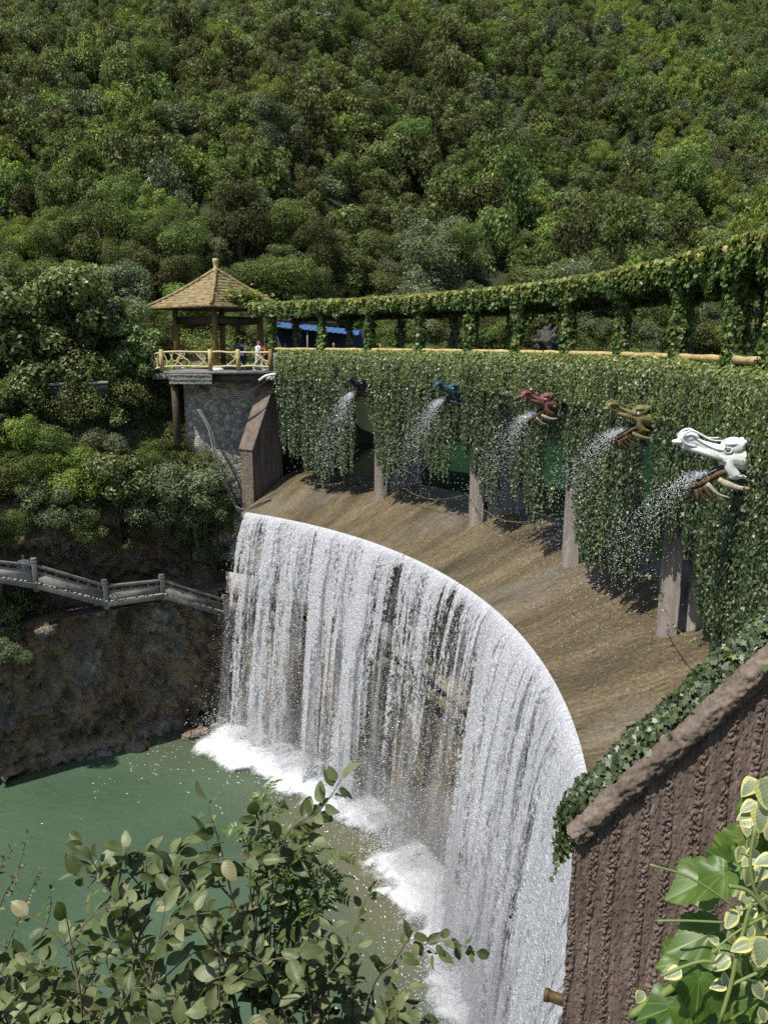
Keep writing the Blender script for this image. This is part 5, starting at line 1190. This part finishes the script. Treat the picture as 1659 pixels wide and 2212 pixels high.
# ================================================================== FOREGROUND PLANTS
def detail_mat(name, base, vein, margin=None, trans=.3, rough=.35, spec=.45, nv=7.0, palm=False):
    m, nt, b = mat(name); tc = nt.nodes.new('ShaderNodeTexCoord'); sx = nt.nodes.new('ShaderNodeSeparateXYZ'); nt.links.new(tc.outputs['UV'], sx.inputs[0])
    x = math_(nt, 'ABSOLUTE', sx.outputs[0]); y = sx.outputs[1]
    mid = math_(nt, 'LESS_THAN', x, .012)
    fr = math_(nt, 'FRACT', math_(nt, 'MULTIPLY', math_(nt, 'SUBTRACT', y, math_(nt, 'MULTIPLY', x, .9)), nv))
    if palm:
        an = math_(nt, 'ARCTAN2', x, y); fr = math_(nt, 'FRACT', math_(nt, 'MULTIPLY', an, 1.75)); side = math_(nt, 'LESS_THAN', math_(nt, 'ABSOLUTE', math_(nt, 'SUBTRACT', fr, .5)), .035)
    else: side = math_(nt, 'LESS_THAN', math_(nt, 'ABSOLUTE', math_(nt, 'SUBTRACT', fr, .5)), .06)
    v = math_(nt, 'MAXIMUM', mid, math_(nt, 'MULTIPLY', side, .55))
    a = nt.nodes.new('ShaderNodeAttribute'); a.attribute_name = 'tint'; r = ramp(nt, base); nt.links.new(a.outputs['Fac'], r.inputs[0])
    nz = noise(nt, coords(nt), 22, 4); c = mixc(nt, 1.0, r.outputs[0], math_(nt, 'MULTIPLY_ADD', nz.outputs[0], .9, .55), 'MULTIPLY')
    c = mixc(nt, math_(nt, 'MULTIPLY', v, .04 if margin else .5 if palm else .26), c, vein)
    if margin:
        e = nt.nodes.new('ShaderNodeAttribute'); e.attribute_name = 'edge'; q = math_(nt, 'ADD', e.outputs['Fac'], math_(nt, 'MULTIPLY_ADD', nz.outputs[0], 1.0, -.5))
        c = mixc(nt, math_(nt, 'GREATER_THAN', q, .60), c, margin)
    nt.links.new(c, b.inputs['Base Color']); b.inputs['Roughness'].default_value = rough; b.inputs['Specular IOR Level'].default_value = spec
    bump(nt, b, math_(nt, 'SUBTRACT', 1.0, math_(nt, 'MULTIPLY', math_(nt, 'ABSOLUTE', math_(nt, 'SUBTRACT', fr, .5)), 1.2)), .14, .004)
    tr = nt.nodes.new('ShaderNodeBsdfTranslucent'); mx = nt.nodes.new('ShaderNodeMixShader'); mx.inputs[0].default_value = trans
    nt.links.new(mixc(nt, 1.0, c, (1.3, 1.5, .5), 'MULTIPLY'), tr.inputs[0]); nt.links.new(b.outputs[0], mx.inputs[1]); nt.links.new(tr.outputs[0], mx.inputs[2]); nt.links.new(mx.outputs[0], nt.nodes['Material Output'].inputs[0]); return m
M['shrub'] = detail_mat('shrub_leaf', [(0, (.05, .072, .024)), (.5, (.112, .142, .052)), (.85, (.20, .225, .11)), (1, (.27, .23, .12))], (.20, .23, .12), trans=.25, rough=.45, spec=.32)
M['pinnate'] = detail_mat('feather_leaf', [(0, (.045, .08, .015)), (.6, (.10, .16, .03)), (1, (.18, .23, .05))], (.18, .24, .08), trans=.35)
M['bigivy'] = detail_mat('large_ivy_leaf', [(0, (.05, .10, .016)), (.6, (.10, .165, .028)), (1, (.17, .22, .05))], (.26, .34, .10), trans=.35, rough=.4, spec=.4, palm=True)
M['vari'] = detail_mat('variegated_leaf', [(0, (.17, .22, .11)), (.6, (.27, .31, .19)), (1, (.38, .40, .27))], (.34, .38, .26), margin=(.60, .57, .22), trans=.25, rough=.4)
def grid_leaf(wfun, rows=8, cols=5, fold=.25, droop=.3, wav=.03):
    V, UVs, E = [], [], []
    for i in range(rows):
        y = i / (rows - 1); w = wfun(y)
        for j in range(cols):
            s_ = j / (cols - 1) * 2 - 1; x = s_ * w; z = fold * abs(x) - droop * y * y + wav * math.sin(y * 9 + j * 2.1) * abs(s_); V.append((x, y, z)); UVs.append((x, y)); E.append(max(abs(s_), abs(2 * y - 1)**3))
    return np.array(V), grid_faces(rows, cols), np.array(UVs), np.array(E)
def ovate(y): return .30 * math.sin(math.pi * min(1, y)**.82)**.75 if 0 < y < 1 else .002
def lance(y): return .17 * math.sin(math.pi * y**.75)**.8 if 0 < y < 1 else .002
def ivy_leaf(fold=.12, droop=.2):
    out = [(.0, -.02), (.16, -.10), (.33, -.06), (.44, .08), (.42, .22), (.50, .36), (.46, .47), (.34, .56), (.25, .66), (.17, .80), (.07, .94), (0, 1.0)]
    out = out + [(-x, y) for x, y in out[::-1][1:-1]]; out = np.array(bez(np.array([(x, y, 0) for x, y in out] + [(0, -.02, 0)]), 66))[:, :2]
    n = len(out); V, UVs, E = [], [], []
    for f_ in (0.0, .35, .7, 1.0):
        for k, (x, y) in enumerate(out):
            s_ = 1 + (.018 * math.sin(k * 2.6) if f_ == 1 else 0); q = (x * f_ * s_, .12 + (y - .12) * f_ * s_); V.append((*q, fold * abs(q[0]) - droop * q[1]**2 + .028 * math.sin(q[0] * 13 + q[1] * 9) + .035 * math.sin(q[1] * 6 - q[0] * 4))); UVs.append(q); E.append(f_)
    F = [(i*n+k, i*n+(k+1)%n, (i+1)*n+(k+1)%n, (i+1)*n+k) for i in range(3) for k in range(n)]
    return np.array(V), np.array(F), np.array(UVs), np.array(E)
TPL = dict(shrub=[grid_leaf(ovate, 8, 5, f_, d_, .03) for f_, d_ in ((.3, .2), (.15, .45), (.5, .05))], pinnate=[grid_leaf(lance, 5, 3, .2, .2, 0)], bigivy=[ivy_leaf(.15, .15), ivy_leaf(.35, .3), ivy_leaf(-.1, .1)], vari=[grid_leaf(lambda y: .36 * math.sin(math.pi * y**.6)**.8 if 0 < y < 1 else .002, 9, 7, .15, .25, .02), grid_leaf(lambda y: .31 * math.sin(math.pi * y**.68)**.8 if 0 < y < 1 else .002, 9, 7, .45, .1, .02)])
def plant_leaves(name, kind, Ls, parent):
    """Ls: list of (base, direction, normal, size)"""
    Vs, Fs, U, E, T = [], [], [], [], []; nv_ = 0
    for i, (p, a, n_, s_) in enumerate(Ls):
        v, f, u, e = TPL[kind][i % len(TPL[kind])]; a = unit(np.array(a, float)); n_ = np.array(n_, float); n_ = unit(n_ - a * n_.dot(a)); b_ = np.cross(a, n_)
        Vs.append(np.array(p) + s_ * (v[:, :1] * b_ + v[:, 1:2] * a + v[:, 2:] * n_)); Fs.append(f + nv_); nv_ += len(v); U.append(u); E.append(e); T.append(np.full(len(f), np.clip(rng.beta(2, 2), 0, 1)))
    return mesh_obj(name, np.concatenate(Vs), np.concatenate(Fs), M[kind], parent, tint=np.concatenate(T), uv=np.concatenate(U), smooth_=True, attrs={'edge': np.concatenate(E)})
SUNV = np.array(sd[:])
def twig(path, nleaf, size, kind, mb, Ls, start=.35, rad=.006, spread=1.0, droopy=.25):
    q = bez(path, 24); mb.tube(q, np.linspace(rad, rad * .35, len(q)), 5)
    for k in range(nleaf):
        t = start + (1 - start) * (k + random.random() * .6) / nleaf; i = min(len(q) - 2, int(t * (len(q) - 1))); d = unit(q[i + 1] - q[i])
        sdv = unit(np.cross(d, rng.normal(size=3))); a = d * .55 + sdv * spread + (0, 0, -droopy * random.random()); nn = SUNV * .9 + rng.normal(0, .55, 3) + (0, -.25, .2)
        if kind == 'pinnate':
            L_ = size * random.uniform(3, 5); rq = bez([q[i], q[i] + unit(a) * L_ * .5 + (0, 0, .02), q[i] + unit(a) * L_ + (0, 0, -.25 * L_)], 10); mb.tube(rq, .0018, 4)
            for m_ in range(2, 10):
                for s2 in (-1, 1):
                    dd = unit(rq[m_] - rq[m_ - 1]); lt = unit(np.cross(dd, nn)) * s2; Ls.append((rq[m_], dd * .5 + lt, nn + rng.normal(0, .2, 3), size * random.uniform(.8, 1.1)))
        else:
            pet = q[i] + unit(a) * size * .15; Ls.append((pet, a, nn, size * random.uniform(.6, 1.15)))
    if kind != 'pinnate': Ls.append((q[-1], unit(q[-1] - q[-3]) + rng.normal(0, .2, 3), SUNV + rng.normal(0, .5, 3), size))
def px(u, v, t): return at_t(u, v, t)
def shrub(name, lab, paths, kind, size, base, twig_m='twig', side=0, **kw):
    o = thing(name, lab, 'shrub', tuple(base)); mb = MB(); Ls = []
    for p, n in paths:
        twig(p, n, size, kind, mb, Ls, **kw)
        q = bez(p, 24)
        for k in range(side):
            i = int(len(q) * random.uniform(.45, .9)); d = unit(q[i] - q[i - 1]); L = random.uniform(.16, .38)
            e = d * .45 + np.array([1, 0, 0]) * random.uniform(-1, 1) - toCam * random.uniform(-.4, .5) + np.array([0, 0, .12]); e = unit(e) * L
            twig([q[i], q[i] + e * .5 + (0, 0, .03), q[i] + e + (0, 0, -.05 * L)], random.randint(5, 8), size * .92, kind, mb, Ls, start=.2, rad=.0035)
    mb.build('branches', M[twig_m], o, True); plant_leaves('leaves', kind, Ls, o)
toCam = unit(ray(500, 1900))
def rnd(a, b): return random.uniform(a, b)
YT = lambda x: 22 + np.interp(x, [-60, 0, 60, 120, 180, 240, 330, 400, 440, 500, 560, 640, 720, 800, 880, 950], [2010, 2020, 1990, 1930, 1880, 1850, 1850, 1900, 1960, 1940, 1960, 1990, 2030, 2060, 2090, 2130])
P_ = []
P_.append(([px(258, 2330, 3.2), px(285, 2120, 3.2), px(312, 1960, 3.15), px(318, 1850, 3.1)], 22)); P_.append(([px(300, 2090, 3.2), px(260, 1960, 3.1), px(200, 1860, 3.0)], 14)); P_.append(([px(310, 1980, 3.2), px(360, 1900, 3.2), px(405, 1880, 3.15)], 9))
for k in range(24):
    u = rnd(-60, 480); v = YT(u) + abs(random.gauss(0, 1)) * 95 + 20; t = rnd(2.7, 3.7); b_ = (u * .6 + 100 + rnd(-60, 60), 2420)
    P_.append(([px(*b_, t + .1), px((u + b_[0]) / 2 + rnd(-40, 40), (v + b_[1]) / 2, t), px(u, v, t - .05)], random.randint(9, 15)))
shrub('broadleaf_shrub', 'large leaved green shrub filling the lower left foreground', P_, 'shrub', .092, px(250, 2400, 3.2), side=3)
P_ = [([px(560, 2400, 3.5), px(535, 2050, 3.5), px(505, 1950, 3.45), px(478, 1835, 3.4), px(445, 1725, 3.4)], 20), ([px(545, 2100, 3.5), px(565, 1900, 3.4), px(630, 1790, 3.35), px(690, 1752, 3.3), px(740, 1680, 3.3)], 22), ([px(560, 2050, 3.5), px(540, 1900, 3.4), px(560, 1790, 3.4), px(555, 1760, 3.4)], 20),
      ([px(500, 1940, 3.45), px(470, 1900, 3.4), px(440, 1800, 3.4)], 7), ([px(580, 1900, 3.4), px(640, 1850, 3.4), px(660, 1800, 3.4)], 10)]
for k in range(8):
    u, v = rnd(430, 690), rnd(1830, 2080); P_.append(([px(560 + rnd(-20, 20), 2420, 3.6), px(555 + (u - 555) * .5, (v + 2300) / 2, 3.55), px(u, v, 3.5)], 14))
shrub('oval_leaf_shrub', 'taller oval leaved shrub whose sprigs reach up in front of the foam', P_, 'shrub', .095, px(560, 2420, 3.5))
P_ = []
for u, v in ((575, 1700), (590, 1740), (540, 1790), (640, 1760), (655, 1830), (720, 1900), (700, 1850), (680, 1940), (640, 1900), (600, 1860), (690, 1800)):
    P_.append(([px(580 + rnd(-20, 20), 2200, 3.7), px(585 + (u - 585) * .6, (v + 2100) / 2, 3.65), px(u, v, 3.6)], 7))
shrub('feather_leaf_shrub', 'fine feathery leaved shrub growing through the oval leaved sprigs', P_, 'pinnate', .036, px(580, 2300, 3.7), 'stem', start=.5)
P_ = [([px(760, 2420, 3.6), px(800, 2150, 3.5), px(850, 2080, 3.4), px(888, 2030, 3.35), px(945, 2060, 3.3)], 18), ([px(760, 2400, 3.6), px(760, 2150, 3.5), px(720, 2060, 3.5)], 15)]
for k in range(20):
    u = rnd(500, 900); v = YT(u) + abs(random.gauss(0, 1)) * 60 + 10; t = rnd(3.2, 3.9); P_.append(([px(700 + rnd(-60, 60), 2450, t), px((u + 700) / 2, (v + 2400) / 2, t), px(u, v, t)], 15))
shrub('low_shrub', 'low leafy shrub along the bottom edge in front of the waterfall foot', P_, 'shrub', .08, px(720, 2450, 3.6), side=1)
P_ = [([px(-60, 2200, 4.4), px(0, 1960, 4.4), px(36, 1890, 4.4), px(62, 1800, 4.4)], 26), ([px(-80, 2100, 4.4), px(-10, 1900, 4.4), px(30, 1830, 4.4)], 18), ([px(-30, 2150, 4.4), px(40, 1990, 4.4), px(85, 1880, 4.4)], 20), ([px(20, 2150, 4.4), px(100, 2000, 4.4), px(112, 1920, 4.4)], 14)]
shrub('small_leaf_shrub', 'thin shrub with tiny dark leaves at the left edge over the pool', P_, 'shrub', .034, px(-60, 2200, 4.4))

# climbing plants in the lower right corner
def zpx(zx, zy, t): return px((2350 + zx / 2.508) / 1.7095, (2900 + zy / 2.508) / 1.7095, t)
RT = ray(1550, 1950); toC = -unit(RT)
bi = thing('large_ivy', 'large glossy green ivy leaves in the lower right corner', 'ivy', tuple(zpx(900, 2300, 1.5)))
Ls = []
def addl(zx, zy, sz, ang, tilt, t, L):
    s_ = sz / 2.508 / 1.7095 * t / FPX; X = np.array([1.0, 0, 0]); Yv = np.array([0, SP, CP]); a = X * math.cos(math.radians(ang)) + Yv * math.sin(math.radians(ang))
    nn = toC + X * tilt[0] + Yv * tilt[1]; L.append((zpx(zx, zy, t) - a * s_ * .45, a, nn, s_))
for q in ((520, 930, 520, 200, (-.4, .7), 1.50), (700, 900, 400, 215, (.5, 1.1), 1.44), (540, 1430, 520, 200, (-.3, .5), 1.52), (560, 1960, 500, 260, (-.2, .6), 1.46), (230, 2080, 420, 190, (-.3, .8), 1.55), (770, 670, 260, 150, (-.6, .4), 1.55), (780, 530, 190, 110, (-.8, .2), 1.58),
          (1060, 110, 260, 200, (-.2, .8), 1.55), (960, 480, 200, 160, (-.3, .5), 1.58), (1010, 560, 280, 250, (.2, .6), 1.6), (1150, 560, 230, 240, (.1, .9), 1.6), (900, 760, 220, 200, (.1, .7), 1.6), (1090, 760, 280, 260, (.2, .6), 1.62), (320, 1540, 220, 120, (-.7, .4), 1.6), (310, 1650, 260, 190, (-.2, .7), 1.58),
          (640, 1610, 360, 240, (.3, .9), 1.60), (1080, 2040, 420, 200, (-.2, .6), 1.5), (830, 2120, 300, 250, (0, .5), 1.56), (60, 2130, 260, 170, (-.4, .5), 1.6), (450, 2200, 360, 240, (0, .7), 1.5), (1020, 290, 260, 250, (-.5, .4), 1.56), (860, 1880, 260, 250, (.3, .6), 1.6)):
    addl(*q, Ls)
for k in range(60): addl(rnd(760, 1500) if k % 2 else rnd(500, 1500), rnd(500, 2400) if k % 2 else rnd(1750, 2450), rnd(220, 420), rnd(150, 300), (rnd(-.6, .6), rnd(0, 1)), rnd(1.64, 1.9), Ls)
plant_leaves('leaves', 'bigivy', Ls, bi)
mb = MB(); mb.tube(bez([zpx(-60, 2140, 1.6), zpx(150, 1990, 1.58), zpx(350, 1860, 1.56), zpx(620, 1640, 1.54)], 14), .008, 6); mb.tube(bez([zpx(1240, 2300, 1.7), zpx(1000, 1700, 1.7), zpx(1100, 900, 1.7), zpx(1300, 200, 1.7)], 14), .008, 6)
mb.tube(bez([zpx(620, 1640, 1.54), zpx(900, 1250, 1.6), zpx(1060, 950, 1.66)], 8), .007, 6); mb.build('stems', M['stem'], bi, True)
va = thing('variegated_climber', 'climber with cream edged grey green leaves in the lower right corner', 'climber', tuple(zpx(1000, 2300, 1.4)))
Ls = []
for q in ((1150, 310, 270, 260, (-.2, .3), 1.40), (1040, 200, 190, 210, (.3, 1), 1.42), (1190, 690, 200, 190, (-.1, .9), 1.38), (880, 1240, 210, 235, (-.4, .2), 1.40), (940, 1150, 120, 80, (-.3, .2), 1.41), (1055, 1350, 150, 260, (-.2, .4), 1.39), (880, 1410, 170, 300, (.3, .3), 1.40), (710, 1430, 130, 150, (-.4, .4), 1.41), (735, 1540, 110, 280, (.2, .3), 1.41), (980, 1490, 220, 200, (-.1, .5), 1.38), (1150, 1540, 330, 255, (-.1, .2), 1.36), (790, 1650, 210, 215, (.1, .8), 1.40), (340, 1740, 180, 200, (-.3, .6), 1.44),
          (1120, 1890, 220, 300, (.1, .3), 1.40), (760, 1850, 160, 190, (.3, .7), 1.42), (960, 630, 170, 250, (.2, .4), 1.42), (1050, 850, 200, 260, (.4, .3), 1.40), (1200, 60, 330, 270, (-.2, .2), 1.38), (30, 1960, 140, 240, (.2, .4), 1.5), (1170, 1060, 160, 280, (.1, .5), 1.40), (820, 1800, 120, 100, (0, .4), 1.42), (1160, 2120, 170, 290, (.1, .3), 1.4), (1080, 1180, 110, 60, (-.2, .5), 1.4), (960, 1310, 100, 330, (.1, .4), 1.41), (1230, 1290, 200, 240, (.0, .4), 1.4)):
    addl(*q, Ls)
for k in range(40): addl(rnd(1000, 1600), rnd(-100, 2300), rnd(140, 260), rnd(180, 330), (rnd(-.4, .4), rnd(0, .8)), rnd(1.42, 1.58), Ls)
plant_leaves('leaves', 'vari', Ls, va)
mb = MB()
for pts_, r_w in (([(1100, 380), (1050, 680), (1090, 960), (1219, 1170)], .0035), ([(1060, 1080), (1000, 1300), (930, 1560), (870, 1850), (760, 2212)], .004), ([(120, 735), (440, 830), (700, 980), (915, 1140)], .0022), ([(190, 1255), (480, 1255), (810, 1270)], .0022), ([(220, 1770), (430, 1680), (600, 1630), (720, 1640)], .003), ([(870, 1850), (1000, 1790), (1219, 1690)], .003), ([(850, 930), (1030, 980), (1219, 1180)], .004), ([(1200, 1210), (1000, 1310), (820, 1440), (700, 1560)], .002), ([(1050, 660), (950, 620)], .0022), ([(960, 1160), (1100, 1100), (1219, 1020)], .002)):
    mb.tube(bez([zpx(*q, 1.39) for q in pts_], 12), r_w, 6)
mb.build('stems', M['stem'], va, True)

# mist hanging over the foot of the fall
mm = bpy.data.materials.new('spray_mist'); mm.use_nodes = True; nt = mm.node_tree; nt.nodes.remove(nt.nodes['Principled BSDF'])
pv = nt.nodes.new('ShaderNodeVolumePrincipled'); pv.inputs['Color'].default_value = (.95, .96, 1, 1); pv.inputs['Density'].default_value = .11; pv.inputs['Anisotropy'].default_value = .2
nt.links.new(pv.outputs[0], nt.nodes['Material Output'].inputs['Volume'])
th = np.linspace(-24, 60, 80); q = np.linspace(0, 2 * math.pi, 20, endpoint=False); TH, QQ = np.meshgrid(th, q, indexing='ij')
hgt = np.interp(TH, [-24, 10, 16, 24, 30, 45, 56, 60], [6.5, 6.5, 5.5, 3.5, 2.4, 3.2, 2.6, .6]); R = 24.6 + np.cos(QQ) * np.interp(TH, [-24, 16, 30, 56, 60], [1.9, 1.9, 1.2, 1.5, .5]); V = polv(TH, R, 0 * R); V[..., 2] = ZW + .5 + np.maximum(np.sin(QQ), -.08) * hgt
F = [(i*20+k, i*20+(k+1)%20, (i+1)*20+(k+1)%20, (i+1)*20+k) for i in range(79) for k in range(20)] + [tuple(range(20))[::-1], tuple(range(79*20, 80*20))]
o = mesh_obj('mist', V.reshape(-1, 3), [f[::-1] for f in F], mm, None, smooth_=True); tag(o, 'white spray mist hanging over the foot of the waterfall', 'mist', kind='stuff')

# the viewer's own bank, dropping away below the picture
xs = np.linspace(-9, 1.6, 40); ys = np.concatenate([np.linspace(-4, .9, 8), np.linspace(1.0, 3.3, 16), np.full(14, 3.4)]); X, Y = np.meshgrid(xs, ys, indexing='ij')
J = np.arange(len(ys))[None, :] + 0 * X; Z = np.where(Y < 1, -1.62, -1.14 * Y - .48) - .12 * fbm(X * 1.3, Y * 1.3, 3, 7); Z = np.where(J >= 24, -4.4 - (J - 24) * 1.4, Z)
Y = Y - np.where(J >= 24, .5 * fbm(X * .8, Z * .6, 4, 6), 0)
tag(mesh_obj('near_bank', np.stack([X, Y, Z], -1), grid_faces(40, len(ys))[:, ::-1].copy(), M['earth'], smooth_=True), kind='structure', label='overgrown near bank dropping steeply to the pool')
